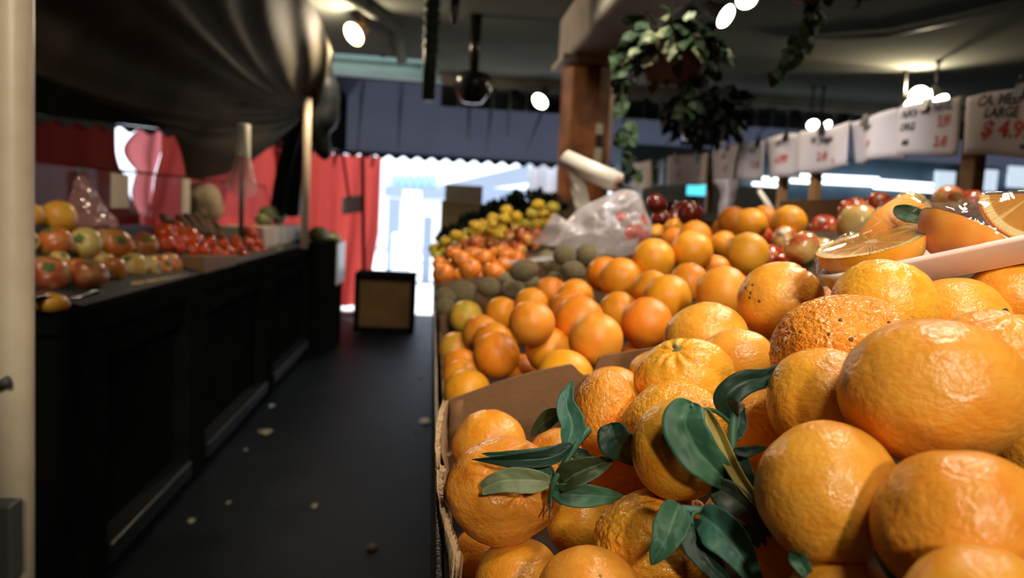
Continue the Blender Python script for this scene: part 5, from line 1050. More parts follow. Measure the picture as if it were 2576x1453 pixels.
# green garland pipe, black hanging pot, camera, small things
a_ = onY(1090, -30, 5.2); b_ = onY(1078, 253, 5.2)
g = thing('hanging_green_pipe', 'vertical pipe wrapped in green netting hanging from the ceiling over the aisle', 'pipe', b_)
MB().tube([(b_.x, 5.2, 2.62), (b_.x, 5.2, b_.z)], [.048, .044], 16).build('pipe', 'pole_green', g, True)
MB().tube([(b_.x + .044 * math.cos(k * .9), 5.2 + .044 * math.sin(k * .9), lerp(2.60, b_.z + .3, k / 44)) for k in range(45)], .016, 7).build('netting', 'pole_green', g, True)
c = pt(1190, 215, 5.6)
g = thing('hanging_black_pot', 'round black pot hanging from a ceiling rod before the grey awning', 'hanging pot', c)
MB().lathe([(.001, -.13), (.07, -.125), (.125, -.05), (.14, .03), (.12, .08), (.05, .10), (.001, .1)], 28, Matrix.Translation(c)).build('pot', 'pot_black', g, True)
MB().tube([c + Vector((0, 0, .09)), Vector((c.x, c.y, 2.62))], [.035, .045], 10).build('rod', 'pot_black', g, True)
c = pt(1144, 25, 4.6)
tag(MB().tube([(c.x, c.y, 2.62), c, c - Vector((0, 0, .05)), c - Vector((.0, 0, .09))], [.03, .028, .018, .010], 10).build('ceiling_hook', 'black_sheet', None, True), 'dark tapering hook hanging from the ceiling beside the green pipe', 'hook')
c = pt(966, 125, 7.2)
g = thing('security_camera', 'small pale ceiling camera with a dark dome before the teal header', 'camera', c)
MB().box((c.x - .06, c.y - .06, c.z - .03), (c.x + .06, c.y + .06, 2.62)).build('housing', 'ceiling_teal', g, bevel=.01); ho_ = COL.objects[-1]
MB().lathe([(.001, -.075), (.03, -.065), (.045, -.03), (.045, -.02)], 16, Matrix.Translation(c)).build('dome', 'dark_plastic', ho_, True)
# ------------------------------------------------------------------ counter on the left
XC = -1.02
t = thing('produce_counter', 'long black wooden counter with recessed panels carrying tomatoes', 'counter', (-1.5, 4.4, 0))
MB().box((-2.35, 2.34, .02), (XC - .02, 6.5, .80)).build('body', 'black_wood', t)
MB().box((-2.35, 2.32, .80), (XC + .03, 6.5, .88)).build('top_board', 'black_wood', t, bevel=.006)
for (y0, y1) in ((2.32, 2.46), (3.28, 3.52), (4.78, 5.0), (6.36, 6.5)):
    MB().box((XC - .03, y0, .0), (XC + .045, y1, .80)).build('upright', 'black_wood', t, bevel=.004)
for (y0, y1) in ((2.46, 3.28), (3.52, 4.78), (5.0, 6.36)):
    MB().box((XC - .03, y0, .055), (XC + .060, y1, .122)).build('bottom_rail', 'black_ledge', t, bevel=.004)
    MB().box((XC - .03, y0, .70), (XC + .02, y1, .80)).build('top_rail', 'black_wood', t, bevel=.004)
MB().grid(lambda u, v: Vector((lerp(XC + .005, -2.3, u), lerp(2.38, 6.4, v), .885 + (.32 if v < .35 else .10) * u)), 4, 12).build('display_slope', 'black_side', t)
t = thing('counter_end_block', 'tall black block closing the far end of the left counter', 'counter end', (-.95, 6.8, 0))
MB().box((-1.35, 6.53, 0), (-.79, 7.1, .90)).build('body', 'black_wood', t, bevel=.01)
MB().box((-.785, 6.56, .55), (-.77, 7.08, .90)).build('edge_reflection', 'reflection_white', t, bevel=.004)  # white strip added for the bright reflection along the block's edge
def atx(px, py, X, w): p = onX(px, py, X); return p, w / FPX * proj(p)[2]
def stock(kindn, items, cat, group, sq=1.0):
    for it in items:
        px, py, w, X, v, lab = it[:6]; p, D = atx(px, py, X, w)
        ax = (R @ camdir(*it[6])) if len(it) > 6 else Vector((random.uniform(-.2, 1), random.uniform(-1, .2), random.uniform(0, 1)))
        place(kindn, p, (D / 2,) * 3, ax, lab, cat, group, random.random() * 6, v)
GT = 'large mottled tomatoes on the left counter'
stock(MX, [
 (122, 690, 96, -1.18, 0, 'big dark red tomato lowest beside the cream pole'), (225, 690, 88, -1.12, 0, 'shiny dark red tomato in front, above the black sheet', (.3, .9)),
 (288, 677, 62, -1.14, 1, 'yellowish tomato with a dark green heart facing out', (-.1, -.3)), (332, 672, 76, -1.16, 2, 'yellow-green tomato with a green star on top', (-.1, .7)),
 (374, 674, 64, -1.14, 2, 'pale yellow tomato standing third from the cardboard box'), (402, 670, 66, -1.13, 1, 'orange tomato second from the cardboard box'), (428, 664, 62, -1.12, 1, 'red-orange tomato touching the cardboard box'),
 (260, 654, 52, -1.22, 2, 'pale green tomato above the shiny dark red one'), (190, 672, 56, -1.22, 1, 'small orange tomato between the two dark red ones'), (150, 655, 50, -1.26, 2, 'pale tomato behind the big dark red one'), (82, 668, 66, -1.26, 0, 'red tomato at the pole, above the lowest dark one'),
 (136, 608, 86, -1.30, 1, 'red tomato with green star in the upper row', (-.15, .85)), (213, 612, 84, -1.28, 2, 'half yellow half red tomato in the upper row'), (292, 615, 84, -1.26, 1, 'plump orange-red tomato in the upper row'), (364, 616, 66, -1.26, 0, 'red tomato at the end of the upper row, beside the small tomatoes'), (72, 608, 56, -1.34, 2, 'yellow tomato half behind the cream pole, upper row'),
 (190, 592, 44, -1.40, 2, 'greenish tomato peeping behind the upper row'), (262, 596, 44, -1.38, 1, 'orange tomato peeping behind the plump orange-red one')], 'tomato', GT)
stock(GF, [(148, 545, 84, -1.42, 0, 'yellow-orange grapefruit highest on the left counter'), (78, 541, 60, -1.44, 1, 'yellow grapefruit half behind the cream pole'), (112, 540, 46, -1.52, 1, 'brownish grapefruit behind the two yellow ones')], 'grapefruit', 'grapefruit beside the cream pole')
p, D = atx(126, 762, -1.075, 90)
place(GF, p, (D / 2, D / 2, D / 2 * .62), (0, .2, 1), 'orange-pink fruit at the counter corner below the black sheet', 'fruit', None, 0, 1)
ts = [(412, 583, 46), (445, 576, 40), (470, 600, 66), (498, 612, 44), (448, 624, 34), (418, 612, 42), (486, 628, 36), (432, 600, 40), (513, 628, 32), (532, 608, 30), (545, 634, 32), (562, 612, 30), (575, 634, 32), (592, 605, 28), (600, 626, 32), (613, 646, 32), (624, 610, 28), (640, 634, 30), (656, 650, 28), (628, 660, 28), (604, 660, 30), (648, 612, 26), (666, 634, 26), (634, 590, 26), (624, 576, 24), (585, 652, 26), (560, 644, 26), (640, 574, 24), (658, 594, 24)]
rk = rows([(a, b) for a, b, c in ts], ['upper', 'middle', 'lower'], .1)
stock(TO, [(a, b, c, -1.12 - .0018 * max(0, 640 - b) - (.05 if a < 500 else 0), i % 2, 'bright red tomato, %s from the left in the %s row of the red heap' % rk[i]) for i, (a, b, c) in enumerate(ts)], 'tomato', 'small bright red tomatoes on the left counter')
for i, (x0, y0, x1, y1) in enumerate(((420, 560, 470, 588), (440, 545, 500, 592), (462, 540, 520, 596), (482, 538, 540, 600), (505, 545, 552, 602), (530, 556, 566, 604), (405, 545, 440, 566))):
    a_, b_ = onX(x0, y0, -1.50), onX(x1, y1, -1.28)
    tag(MB().tube([lerp(a_, b_, k / 8) + Vector((0, 0, .012 * math.sin(k))) for k in range(9)], [.006, .018, .024, .027, .028, .027, .024, .017, .005], 12).build('brown_root', 'root_brown', None, True), '%s long brown root from the left, slanting behind the red tomatoes' % ORD[i], 'root', 'brown roots behind the red tomatoes')
def blobat(name, m, c, rx, ry, rz, lab, cat, grp=None, lump=.15, seed=3):
    V, Fc = bumpy(seed, 4, lump, .01, []); b = MB(); b.v = [(v.x * rx + c.x, v.y * ry + c.y, v.z * rz + c.z) for v in V]; b.f = Fc
    return tag(b.build(name, m, None, True), lab, cat, grp)
blobat('burlap_sack', 'burlap', onX(512, 515, -1.62), .13, .18, .16, 'tan sack standing behind the brown roots', 'sack', seed=12)
q = onX(465, 495, -1.50)
tag(MB().box((q.x - .004, q.y - .06, q.z - .10), (q.x + .004, q.y + .09, q.z + .11), Matrix.Identity(4)).build('price_card', 'paper_tan', None), 'upright pale price card before the tan sack', 'price sign')
q = onX(303, 480, -1.58)
tag(MB().box((q.x - .004, q.y - .11, q.z - .085), (q.x + .004, q.y + .10, q.z + .085)).build('price_card', 'paper_tan', None), 'tan price card beside the glowing gap in the red curtain', 'price sign')
# cardboard box, tan box with teal print, greens and squash
def slab(name, corners, depth, m, lab, cat, extra=None):
    """box front on the counter edge: front face px corners at plane X, going back by depth"""
    o = thing(name, lab, cat, corners[0])
    a_, b_, c_, d_ = corners; back = Vector((-depth, 0, 0))
    MB().add([a_, b_, c_, d_] + [v + back for v in (a_, b_, c_, d_)], [(0, 1, 2, 3), (7, 6, 5, 4), (0, 4, 5, 1), (1, 5, 6, 2), (2, 6, 7, 3), (3, 7, 4, 0)]).build('body', m, o, bevel=.004)
    return o
Xf = XC + .005
slab('cardboard_box', [onX(515, 688, Xf), onX(592, 668, Xf), onX(594, 643, Xf), onX(512, 645, Xf)], .125, 'cardboard', 'small brown cardboard box between the mottled and the red tomatoes', 'box')
o = slab('tan_box', [onX(668, 650, -1.15), onX(768, 634, -1.15), onX(768, 566, -1.15), onX(662, 572, -1.15)], .3, 'carton_white', 'tan box with teal printed end at the far end of the left counter', 'box')
q = onX(754, 600, -1.15); MB().box((q.x, q.y - .14, q.z - .09), (q.x + .004, q.y + .12, q.z + .06)).build('print', 'teal_print', o)
for i, (px, py, w, lab) in enumerate(((678, 535, .07, 'pale green cabbage on the tan box, leftmost'), (662, 552, .06, 'green cabbage leaning at the tan box corner'), (700, 548, .06, 'green cabbage on the tan box, rightmost'))):
    blobat('cabbage', 'cabbage', onX(px, py, -1.3), w, w * 1.5, w * .8, lab, 'cabbage', 'cabbages on the tan box', .2, 20 + i)
for i, (px, py, w, lab) in enumerate(((800, 590, .10, 'dark green squash higher on the end block'), (838, 600, .09, 'dark green squash lower on the end block edge'), (700, 634, .05, 'yellow-brown squash lying before the tan box'))):
    p = onX(px, py, -1.0 if px > 750 else -1.08)
    blobat('squash', 'squash', p, w * .9, w * 1.4, w * .75, lab, 'squash', 'squash near the end block', .1, 30 + i)
p, D = atx(778, 612, -1.03, 16); place(OR_, p, (D / 2,) * 3, (0, 0, 1), 'tiny orange at the foot of the squash', 'orange', None, 0, 0, False)
# mast with a bag roll
m0 = onX(606, 605, -1.27); m1 = onX(612, 312, -1.27)
o = thing('bag_roll_mast', 'grey pole on the left counter carrying an upright white bag roll', 'bag roll', m0)
MB().tube([Vector((m0.x, m0.y, .94)), m1 - Vector((0, 0, .1))], .016, 10).build('pole', 'metal_grey', o, True)
rb = onX(610, 432, -1.27); MB().tube([Vector((rb.x, rb.y, rb.z)), Vector((rb.x, rb.y, rb.z + .12)), m1 - Vector((0, 0, .005)), m1], [.048, .048, .046, .040], 20).build('roll', 'roll_plastic', o, True)
MB().grid(lambda u, v: Vector((rb.x + .05 * math.cos(u * 6.28) * (1 + 1.0 * v), rb.y + .05 * math.sin(u * 6.28) * (1 + .9 * v) , lerp(m1.z - .21, rb.z - .11 - .06 * math.sin(u * 6.28), v))) + vrand() * .003, 28, 10).build('loose_bag', 'bag_pink', o, True)
# black sheet, yellow printed tray, pink bag, clear guard
MB_ = MB(); sp_ = [[(80, 722), (200, 712), (300, 700), (390, 694)], [(80, 752), (200, 742), (290, 735), (365, 712)]]
def shf(u, v):
    a_ = poly([onX(x, y, -1.22) for x, y in sp_[0]], u); b_ = poly([onX(x, y, -1.055) for x, y in sp_[1]], u); return lerp(a_, b_, v) + Vector((0, 0, .010 * math.sin(u * 17) * v + .006 * mn.noise(Vector((u * 6, v * 4, 1)))))
tag(MB().grid(shf, 40, 10).build('black_sheet', 'black_sheet', None, True, solid=.002), 'crumpled black plastic sheet under the mottled tomatoes at the counter edge', 'plastic sheet')
a_, b_, c_, d_ = onX(330, 712, -1.06), onX(475, 690, -1.03), onX(470, 680, -1.16), onX(360, 690, -1.18)
tag(MB().add([a_, b_, c_, d_] + [v - Vector((0, 0, .012)) for v in (a_, b_, c_, d_)], [(0, 1, 2, 3), (7, 6, 5, 4), (0, 4, 5, 1), (1, 5, 6, 2), (2, 6, 7, 3), (3, 7, 4, 0)]).build('printed_card', 'yellow_print', None), 'yellow and red printed card lying before the cardboard box', 'card')
pb = [onX(x, y, -1.52) for x, y in ((150, 575), (192, 445), (212, 440), (292, 565))]
tag(MB().grid(lambda u, v: lerp(lerp(pb[0], pb[3], u), lerp(pb[1], pb[2], u), v) + Vector((.10 * math.sin(math.pi * u) * (1 - v) + .02 * mn.noise(Vector((u * 6, v * 5, 2))), 0, 0)), 24, 20).build('pink_bag', 'bag_pink', None, True, solid=.001), 'pointed pink translucent bag behind the yellow grapefruit', 'plastic bag')
g0, g1 = onX(60, 402, -1.68), onX(690, 470, -1.68)
gd = thing('sneeze_guard', 'clear acrylic guard standing behind the produce of the left counter', 'guard', (g0 + g1) / 2)
MB().add([Vector((-1.68, g0.y, 1.1)), Vector((-1.68, g1.y, 1.06)), g1, g0, Vector((-1.686, g0.y, 1.1)), Vector((-1.686, g1.y, 1.06)), g1 - Vector((.006, 0, 0)), g0 - Vector((.006, 0, 0))], [(0, 1, 2, 3), (7, 6, 5, 4), (0, 4, 5, 1), (1, 5, 6, 2), (2, 6, 7, 3), (3, 7, 4, 0)]).build('sheet', 'acrylic', gd)
MB().tube([g0, lerp(g0, g1, .5), g1], .008, 6).build('top_edge', 'curtain_dark', gd, True)
for k in (.1, .5, .95):
    p = lerp(g0, g1, k); MB().tube([Vector((p.x - .01, p.y, 1.0)), p - Vector((.01, 0, 0))], .008, 6).build('support', 'wire', gd, True)
# ------------------------------------------------------------------ red curtains and awnings at the back
LA, LB = Vector((-3.75, 6.0, 0)), Vector((-.98, 8.62, 0))
_d = (LB - LA).normalized(); _n = Vector((-_d.y, _d.x, 0))
def onL(px, py): d = ray(px, py); k = (LA - CAM).dot(_n) / d.dot(_n); return CAM + d * k
HL = [(300, 292), (380, 292), (420, 300), (440, 318), (480, 322), (510, 335), (532, 352), (900, 354)]
HR = [(300, 406), (380, 404), (420, 392), (440, 386), (480, 381), (510, 374), (532, 360), (900, 358)]
def hx(T, y):
    for i in range(len(T) - 1):
        if T[i][0] <= y <= T[i + 1][0]: return lerp(T[i][1], T[i + 1][1], (y - T[i][0]) / (T[i + 1][0] - T[i][0]))
    return T[-1][1] if y > T[-1][0] else T[0][1]
def cur(pxa, pxb, ytop, amp=.03, fr=9, name='red_curtain', lab='', m='curtain'):
    def fn(u, v):
        y = lerp(ytop, 900, v); a = pxa(y) if callable(pxa) else pxa; b = pxb(y) if callable(pxb) else pxb
        px = lerp(a, b, u); p = onL(px, y + .06 * (px - 300)); p.z = max(p.z, .03)
        return p - _n * (amp * math.sin(u * fr * 2 + 1.2 * math.sin(v * 3)) * (.5 + v))
    return tag(MB().grid(fn, 60, 30).build(name, m, None, True), lab, 'curtain', 'red curtains closing the market hall')
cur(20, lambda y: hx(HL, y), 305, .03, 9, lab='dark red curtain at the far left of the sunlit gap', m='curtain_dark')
cur(lambda y: hx(HR, y), 700, 305, .04, 13, lab='red curtain between the sunlit gap and the tied tarp')
cur(690, 840, 330, .05, 9, lab='red curtain behind the tied tarp tail')
ca, cb = onY(770, 380, 9.28), onY(960, 390, 9.28)
def c4(u, v):
    x = lerp(ca.x, lerp(cb.x, cb.x - .12, max(0, v - .5) * 2), u); return Vector((x, 9.30 + .05 * math.sin(u * 23 + v * 2) * (.4 + v), lerp(1.80, .03, v)))
cg = thing('red_curtain', 'bright red curtain with a grey patch beside the sunny opening', 'curtain', (cb.x - .4, 9.3, 0), 'red curtains closing the market hall')
MB().grid(c4, 70, 26).build('cloth', 'curtain', cg, True)
q = onY(888, 514, 9.20); MB().grid(lambda u, v: Vector((q.x + (u - .5) * .25 + .0 * v, 9.20 - .01 * math.sin(u * 5), q.z + (v - .5) * .20 + .05 * (u - .5))), 8, 6).build('grey_patch', 'grey_patch', cg, True, solid=.004, label='grey worn patch')
for (x0, y0, x1, y1, w) in ((846, 385, 792, 560, .045), (862, 385, 878, 500, .03), (912, 385, 915, 680, .045), (940, 385, 935, 420, .03)):
    a_, b_ = onY(x0, y0, 9.21), onY(x1, y1, 9.19)
    MB().grid(lambda u, v: lerp(a_, b_, v) + Vector(((u - .5) * w, -.01 * math.sin(u * 3.1), 0)), 3, 12).build('strap', 'curtain_dark', cg, True, solid=.003, label='dark strap')
def pinkf(u, v):
    y = lerp(322, 640, v); a, b = (hx(HL, y) + (hx(HR, y) - hx(HL, y)) * (.62 - .35 * math.sin(v * 9)) if y < 440 else hx(HL, y) + 34 * (1 - (y - 440) / 100) if y < 540 else 318), max(hx(HR, y) + 16, 398)
    p = onL(lerp(a, b, u), y); return p + _n * (.10 + .03 * math.sin(u * 9))
tag(MB().grid(pinkf, 20, 40).build('red_curtain', 'curtain_sunlit', None, True), 'sunlit pink curtain fold glowing in the gap above the red tomatoes', 'curtain', 'red curtains closing the market hall')
# grey awning over the opening, sloping outward; a row of eyelets lets daylight through
AW0, AW1 = 8.34, 9.2
aw = thing('grey_awning', 'wide grey canvas awning sloping down over the sunny opening', 'awning', (1.8, 8.8, 1.85))
MB().grid(lambda u, v: Vector((lerp(-1.1, 9.0, u), lerp(AW0, AW1, v), lerp(2.60, 1.85, v) - .02 * math.sin(math.pi * v) + .008 * math.sin(u * 150) * math.sin(math.pi * v))), 300, 10).build('canvas', 'awning', aw, True)
def eye(u, v): x = lerp(-1.1, 9.0, u); return Vector((x, AW1, 1.85 - v * (.055 + .022 * math.sin(x * 2 * math.pi / .165))))
MB().grid(eye, 600, 2).build('scalloped_hem', 'awning_strap', aw, True)
for (px, y0, px2, y1) in ((1240, 230, 1222, 385), (1278, 230, 1262, 300), (1010, 200, 1003, 380), (915, 200, 900, 380), (1370, 260, 1318, 395), (1940, 300, 1870, 375), (1180, 260, 1176, 380), (1700, 330, 1640, 405)):
    a_, b_ = onY(px, y0, 8.5), onY(px2, y1, 9.05)
    MB().tube([a_ + Vector((0, -.06, 0)), b_ + Vector((0, -.06, 0))], .014, 6).build('strut', 'awning_strap', aw, True)
dk = thing('shaded_awning', 'grey awning cloth blackened for shade above the red curtains on the left', 'awning', (-2.6, 6.9, 1.9))
MB().grid(lambda u, v: lerp(LA, LB, u) + Vector((0, 0, lerp(2.95, 1.80, v))) + _n * (-.05 + .03 * math.sin(u * 26)), 80, 6).build('canvas', 'awning_shaded', dk, True)
MB().grid(lambda u, v: lerp(LA, LB, u) + Vector((0, 0, 1.80 - v * (.045 + .022 * math.sin(u * 3.8 * 2 * math.pi / .165)))) - _n * .05, 200, 2).build('scalloped_hem', 'tarp_dark', dk, True)
va = thing('striped_valance', 'dark green striped valance hanging under the ceiling edge', 'valance', (3, 8.25, 2.3))
MB().grid(lambda u, v: Vector((lerp(.03, 9.0, u), 8.29 + .01 * math.sin(u * 200), lerp(2.52, 2.30, v))), 300, 2).build('cloth', 'valance_dark', va, True, solid=.003)
k = .2
while k < 9:
    MB().box((k, 8.27, 2.30), (k + .028, 8.278, 2.52)).build('stripe', 'valance_line', va); k += .18
# ------------------------------------------------------------------ tarp gathered above the left counter
G = pt(772, 292, 6.1)
CP = [pt(*q) for q in ((836, 130, 5.6), (790, 20, 5.1), (700, -60, 4.6), (560, -90, 4.1), (400, -110, 3.7), (200, -120, 3.4), (-20, -40, 3.3), (-10, 130, 3.5), (200, 240, 4.1), (420, 320, 4.8), (470, 450, 5.3))]
tp = thing('gathered_tarp', 'olive grey tarp gathered to the pole, fanning out over the left counter', 'tarp', G)
def tarpf(u, v):
    c = poly(CP, u); p = lerp(G, c, v ** .8); n = (CAM - p).normalized()
    f = math.sin(u * 62 + 2.2 * mn.noise(Vector((u * 5, v * 2, 0)))) * .6 + math.sin(u * 27 + 1.3) * .7
    return p + n * (f * .045 * (v ** .55) * (1.1 - .45 * v)) + Vector((0, 0, -.12 * math.sin(math.pi * v)))
MB().grid(tarpf, 260, 40).build('cloth', 'tarp', tp, True)
TT = [[(756, 282, 6.08), (772, 284, 6.06), (792, 286, 6.1)], [(712, 360, 6.22), (745, 372, 6.15), (776, 372, 6.25)], [(690, 450, 6.25), (730, 462, 6.16), (766, 460, 6.25)], [(676, 540, 6.3), (718, 546, 6.2), (762, 542, 6.3)]]
def tailf(u, v):
    p = poly([poly([pt(*q) for q in r], u) for r in TT], v); return p + (CAM - p).normalized() * (.05 * math.sin(u * 16 + v) * (.3 + v))
MB().grid(tailf, 70, 30).build('hanging_tail', 'tarp_dark', tp, True, label='dark hanging end of the tarp')
MB().tube([pt(764, 268, 6.02), pt(774, 292, 5.98), pt(786, 300, 6.02)], .03, 8).build('tie', 'cream_paint', tp, True)
b0 = [pt(*q) for q in ((818, 95, 5.9), (808, 180, 5.9), (824, 260, 5.9), (806, 330, 5.9), (818, 400, 5.95))]
tag(MB().tube([poly(b0, k / 24) + vrand() * .006 for k in range(25)], [.02 + .085 * math.sin(math.pi * min(1, (k + 1) / 25)) ** .6 * (1 + .12 * math.sin(k * .9)) for k in range(25)], 14).build('tarp_bundle', 'tarp_dark', None, True), 'rolled blackish tarp bundle hanging beside the gathered tarp', 'tarp bundle')
pp = onY(767, 548, 5.98)
c = thing('tent_pole', 'slim yellowish pole holding the gathered tarp at the counter end', 'pole', (pp.x, pp.y, .88))
MB().tube([Vector((pp.x, pp.y, .88)), Vector((pp.x, pp.y, 1.4)), Vector((pp.x + .0, pp.y, 2.0))], .030, 12).build('shaft', 'cream_paint', c, True)
# ------------------------------------------------------------------ behind the stalls
o = thing('wooden_crate', 'dark framed wooden crate standing on the floor at the aisle end', 'crate', (-.43, 7.8, 0))
x0, x1, y0, y1, h = -.73, -.14, 7.6, 8.1, .57
MB().box((x0 + .03, y0 + .02, .03), (x1 - .03, y1 - .02, h - .03)).build('panel', 'crate_wood', o)
for (a_, b_) in (((x0, y0, 0), (x0 + .05, y0 + .05, h)), ((x1 - .05, y0, 0), (x1, y0 + .05, h)), ((x0, y1 - .05, 0), (x0 + .05, y1, h)), ((x1 - .05, y1 - .05, 0), (x1, y1, h)), ((x0, y0, 0), (x1, y0 + .04, .05)), ((x0, y0, h - .06), (x1, y1, h))):
    MB().box(a_, b_).build('frame_bar', 'black_wood', o, bevel=.004)
for i, (px, py, w) in enumerate(((1345, 530, .20), (1285, 552, .20), (1222, 580, .18), (1165, 606, .14))):
    c = onY(px, py, 4.62 + .05 * i); o = thing('leafy_greens', 'dark leafy green bunch %s behind the lemons' % ('highest', 'second from the post', 'third from the post', 'nearest the aisle')[i], 'leafy greens', c, 'dark greens behind the lemons')
    mb = MB()
    for k in range(260):
        d = Vector((random.gauss(0, 1), random.gauss(0, .7), random.gauss(0, .8))).normalized()
        leafcard(mb, c + Vector((d.x * w * .7, d.y * .14, d.z * w * .32)), d + Vector((0, 0, .5)), vrand(), random.uniform(.05, .09), .05)
    mb.build('leaves', 'greens', o); 
    V, Fc = bumpy(50 + i, 3, .2, 0, []); b = MB(); b.v = [(v.x * w * .66 + c.x, v.y * .13 + c.y, v.z * w * .30 + c.z) for v in V]; b.f = Fc; b.build('stalks', 'greens', o, True)
def pbox(name, px0, py0, px1, py1, Y, dep, m, lab, cat, lo=None):
    a_, b_ = onY(px0, py1, Y), onY(px1, py0, Y)
    return tag(MB().box((min(a_.x, b_.x), Y, lo if lo is not None else a_.z), (max(a_.x, b_.x), Y + dep, b_.z)).build(name, m, None, bevel=.006), lab, cat)
pbox('tan_carton', 1106, 508, 1205, 640, 4.86, .3, 'cardboard_light', 'tan carton at the far aisle end of the stall, behind the greens', 'carton')
pbox('tan_carton', 1380, 502, 1446, 585, 4.55, .2, 'cardboard_light', 'tan carton between the lemons and the bag roll', 'carton')
pbox('dark_crate', 1120, 468, 1215, 512, 6.6, .5, 'grey_patch', 'tall grey brown crate stack edge behind the tan carton', 'crate', 0)
# lit cooler across the hall
cx0, cx1, cy = onY(1860, 450, 8.05).x, onY(2420, 470, 8.05).x, 8.05
o = thing('display_cooler', 'long blue-grey display cooler with two white light tubes behind the stall', 'cooler', ((cx0 + cx1) / 2, cy, 0))
MB().box((1.95, cy + .06, 0), (cx1 + 1.6, cy + .36, 2.02)).build('body', 'case_blue', o)
for zz in (.9, 1.22, 1.50):
    MB().box((1.95, cy - .02, zz), (cx1 + .3, cy + .06, zz + .03)).build('shelf', 'case_grey', o)
for (pa, pb, ya, yb) in ((1895, 1965, 447, 452), (1990, 2040, 440, 443), (2062, 2210, 443, 450), (2200, 2345, 455, 465)):
    a_, b_ = onY(pa, ya, cy - .10), onY(pb, yb, cy - .10)
    for dz in (0, -.062):
        MB().tube([a_ + Vector((0, 0, dz)), b_ + Vector((0, 0, dz))], .019, 10).build('light_tube', 'tube_light', o, True)
for px in (2125, 2240, 2020):
    a_ = onY(px, 470, cy - .04); MB().box((a_.x - .16, cy - .06, 1.26), (a_.x + .16, cy + .04, 1.49)).build('stock_panel', 'case_grey' if px != 2020 else 'dark_wall', o)
for (pa, ya, w, hh) in ((2205, 405, .15, .05), (2400, 430, .3, .1), (2540, 440, .25, .16), (1600, 470, .3, .05)):
    pass
o = thing('lit_window', 'small window with pale daylight above the end of the apple pile', 'window', onY(2380, 455, 8.1))
for (pa, pb, ya, yb) in ((2350, 2405, 432, 490), (2478, 2512, 428, 480), (2535, 2590, 420, 470)):
    a_, b_ = onY(pa, yb, 8.0), onY(pb, ya, 8.0)
    MB().box((a_.x, 8.0, a_.z), (b_.x, 8.03, b_.z)).build('pane', 'pane_light', o)
a_, b_ = onY(1728, 490, 6.9), onY(1780, 460, 6.9)
o = thing('cyan_screen', 'small glowing cyan screen below the two-column price sign', 'screen', (a_ + b_) / 2)
MB().box((a_.x, 6.9, a_.z), (b_.x, 6.92, b_.z)).build('display', 'cyan_screen', o, bevel=.006)
MB().box((a_.x - .012, 6.92, a_.z - .012), (b_.x + .012, 6.99, b_.z + .012)).build('casing', 'dark_plastic', o, bevel=.006)
MB().tube([((a_.x + b_.x) / 2, 6.96, a_.z), ((a_.x + b_.x) / 2, 6.96, 0)], .02, 8).build('stand', 'dark_plastic', o, True)
pbox('grey_cabinet', 1600, 472, 1960, 700, 7.3, .5, 'case_grey', 'pale grey cabinet behind the cyan screen', 'cabinet', 0)
# ------------------------------------------------------------------ litter on the aisle floor
for i, (px, py, w, m, lab) in enumerate(((1070, 1060, .035, 'litter_white', 'white paper scrap on the floor by the stall'), (1057, 950, .018, 'litter_blue', 'small bluish scrap on the floor far down the aisle'), (684, 1020, .022, 'litter_blue', 'bluish scrap on the floor beside the counter'), (668, 1085, .034, 'litter_tan', 'curved tan peel on the floor beside the counter'), (792, 1272, .016, 'litter_tan', 'tan crumb in the middle of the aisle floor'), (938, 1378, .022, 'litter_tan', 'tan husk on the near aisle floor'), (617, 1132, .012, 'litter_tan', 'tiny tan crumb under the counter edge'), (480, 1310, .016, 'litter_tan', 'brown leaf scrap on the floor near the counter'), (1100, 1425, .010, 'litter_blue', 'grey crumb on the floor at the stall foot'), (1045, 1085, .010, 'litter_tan', 'tan crumb just beside the white paper scrap'), (574, 1265, .010, 'litter_tan', 'pale crumb between the husk scraps on the floor'))):
    c = onZ(px, py, .004); n_ = 9; a0 = random.random() * 6
    b = MB(); b.v = [(c.x, c.y, .012)] + [(c.x + w * random.uniform(.7, 1.2) * math.cos(a0 + 6.283 * k / n_), c.y + w * 1.6 * random.uniform(.7, 1.2) * math.sin(a0 + 6.283 * k / n_), random.uniform(.001, .010)) for k in range(n_)]
    b.f = [(0, 1 + k, 1 + (k + 1) % n_) for k in range(n_)]
    tag(b.build('floor_scrap', m, None, True, solid=.001), lab, 'litter', 'litter on the aisle floor')
# ------------------------------------------------------------------ the sunny street outside
o = thing('white_building', 'bright white building across the street with a row of blue windows', 'building', (2, 24, 0))
wl_ = MB().box((-14, 24, 0), (16, 27, 7)).build('wall', 'facade', o)
for k in range(6):
    a_, b_ = onY(985 + 20 * k, 470, 23.9), onY(998 + 20 * k, 440, 23.9); MB().box((a_.x, 23.85, a_.z), (b_.x, 23.98, b_.z)).build('window', 'window_blue', wl_)
a_, b_ = onY(970, 492, 23.9), onY(1120, 476, 23.9); MB().box((a_.x, 23.3, a_.z), (b_.x, 23.98, b_.z)).build('shop_band', 'facade_grey', wl_)
o = thing('white_canopy', 'white market canopy with a grey underside outside the opening', 'canopy', (3, 14, 0))
cvs = [onY(1100, 470, 14), onY(1335, 415, 14), onY(1395, 450, 16), onY(1180, 478, 16)]
MB().add([cvs[0], cvs[1], cvs[2] + Vector((0, 0, .0)), cvs[3]], [(0, 1, 2, 3)]).build('roof_cloth', 'facade_grey', o, solid=.03)
for q in (cvs[1], cvs[2]): MB().tube([Vector((q.x, q.y, 0)), q], .03, 8).build('leg', 'metal_grey', o, True)
a_, b_ = onY(1200, 500, 16.2), onY(1330, 470, 16.2)
pbox('grey_van', 1190, 478, 1345, 540, 17.0, 2.0, 'facade_grey', 'grey blurred van side under the white canopy', 'van', -.02)
q0, q1 = onY(1340, 404, 9.3), onY(1397, 500, 9.3)
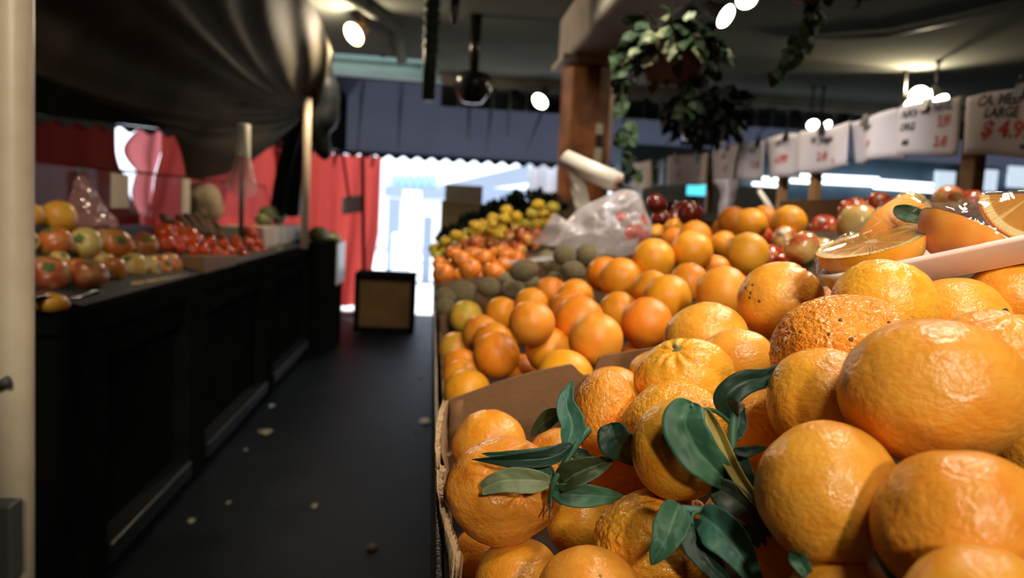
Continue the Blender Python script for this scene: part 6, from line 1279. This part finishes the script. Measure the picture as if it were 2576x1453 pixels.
tag(MB().grid(lambda u, v: Vector((lerp(q0.x, q1.x, u), 9.3 + .03 * math.sin(u * 9), lerp(q0.z, q1.z - .12 * u * 0 - (.1 * (1 - u)) * -1, v))), 20, 10).build('hanging_white_cloth', 'white_cloth', None, True, solid=.002), 'white cloth hanging outside just left of the wooden post', 'cloth')
def person_like(): pass
for i, (px0, py0, px1, py1, Y, m, lab) in enumerate(((975, 500, 1005, 560, 15, 'facade_grey', 'grey blue post box out in the sunny street'), (1010, 480, 1060, 590, 18, 'facade', 'white van parked out in the sunny street'), (1062, 545, 1088, 640, 13, 'facade_grey', 'grey cart out in the street near the stall end'), (985, 590, 1030, 650, 13, 'facade', 'white crate on the sunny pavement'))):
    pbox(('post_box', 'white_van', 'street_cart', 'white_crate')[i], px0, py0, px1, py1, Y, .6, m, lab, ('box', 'van', 'cart', 'crate')[i], -.02)
# ------------------------------------------------------------------ light
def spotlight(c, d, energy, ang, col=(1, .84, .62), r=.05, blend=.6, name='lamp_light'):
    l = bpy.data.lights.new(name, 'SPOT'); l.energy = energy; l.spot_size = math.radians(ang); l.spot_blend = blend; l.color = col; l.shadow_soft_size = r
    o = bpy.data.objects.new(name, l); COL.objects.link(o); o.location = c + Vector(d) * .02; o.rotation_euler = (-Vector(d)).to_track_quat('Z', 'Y').to_euler(); return o
WARM = (1, .80, .56); MILD = (1, .88, .72)
EN = (44, 35, 90, 98, 30, 64, 190, 155, 30, 230, 44)
AN = (75, 62, 75, 75, 70, 60, 36, 36, 45, 66, 40)
for (c, d), e, a in zip(FL, EN, AN): spotlight(c, d, e, a, (1, .93, .88) if a in (66, 40) else MILD, .12, .8)
for i, (c, d) in enumerate(LS):
    spotlight(c, d, (26, 18, 14, 16, 190, 10, 16, 8, 8)[i], 168 if i in (0, 4) else 120, WARM, .05, 1)
gl = bpy.data.lights.new('lamp_glow', 'POINT'); gl.energy = 44; gl.color = WARM; gl.shadow_soft_size = .05
go = bpy.data.objects.new('lamp_glow', gl); COL.objects.link(go); go.location = LS[0][0] + LS[0][1] * .08
sun = bpy.data.lights.new('sun', 'SUN'); sun.energy = 9; sun.angle = .01; sun.color = (1, .96, .9)
so = bpy.data.objects.new('sun', sun); COL.objects.link(so); so.rotation_euler = Vector((-.38, .50, 1.15)).to_track_quat('Z', 'Y').to_euler()
w = bpy.data.worlds.new('sky'); SC.world = w; w.use_nodes = True
bg = w.node_tree.nodes['Background']; bg.inputs['Color'].default_value = (.74, .85, 1, 1); bg.inputs['Strength'].default_value = 3.2
# ------------------------------------------------------------------ view
SC.view_settings.view_transform = 'Standard'; SC.view_settings.look = 'None'; SC.view_settings.gamma = 1
SC.view_settings.exposure = 0.0; SC.view_settings.use_curve_mapping = False
SC.cycles.use_denoising = True; SC.cycles.max_bounces = 8; SC.cycles.transparent_max_bounces = 16; SC.cycles.diffuse_bounces = 3; SC.cycles.glossy_bounces = 3
SC.cycles.sample_clamp_indirect = 4; SC.cycles.caustics_reflective = False; SC.cycles.caustics_refractive = False; SC.cycles.blur_glossy = 1
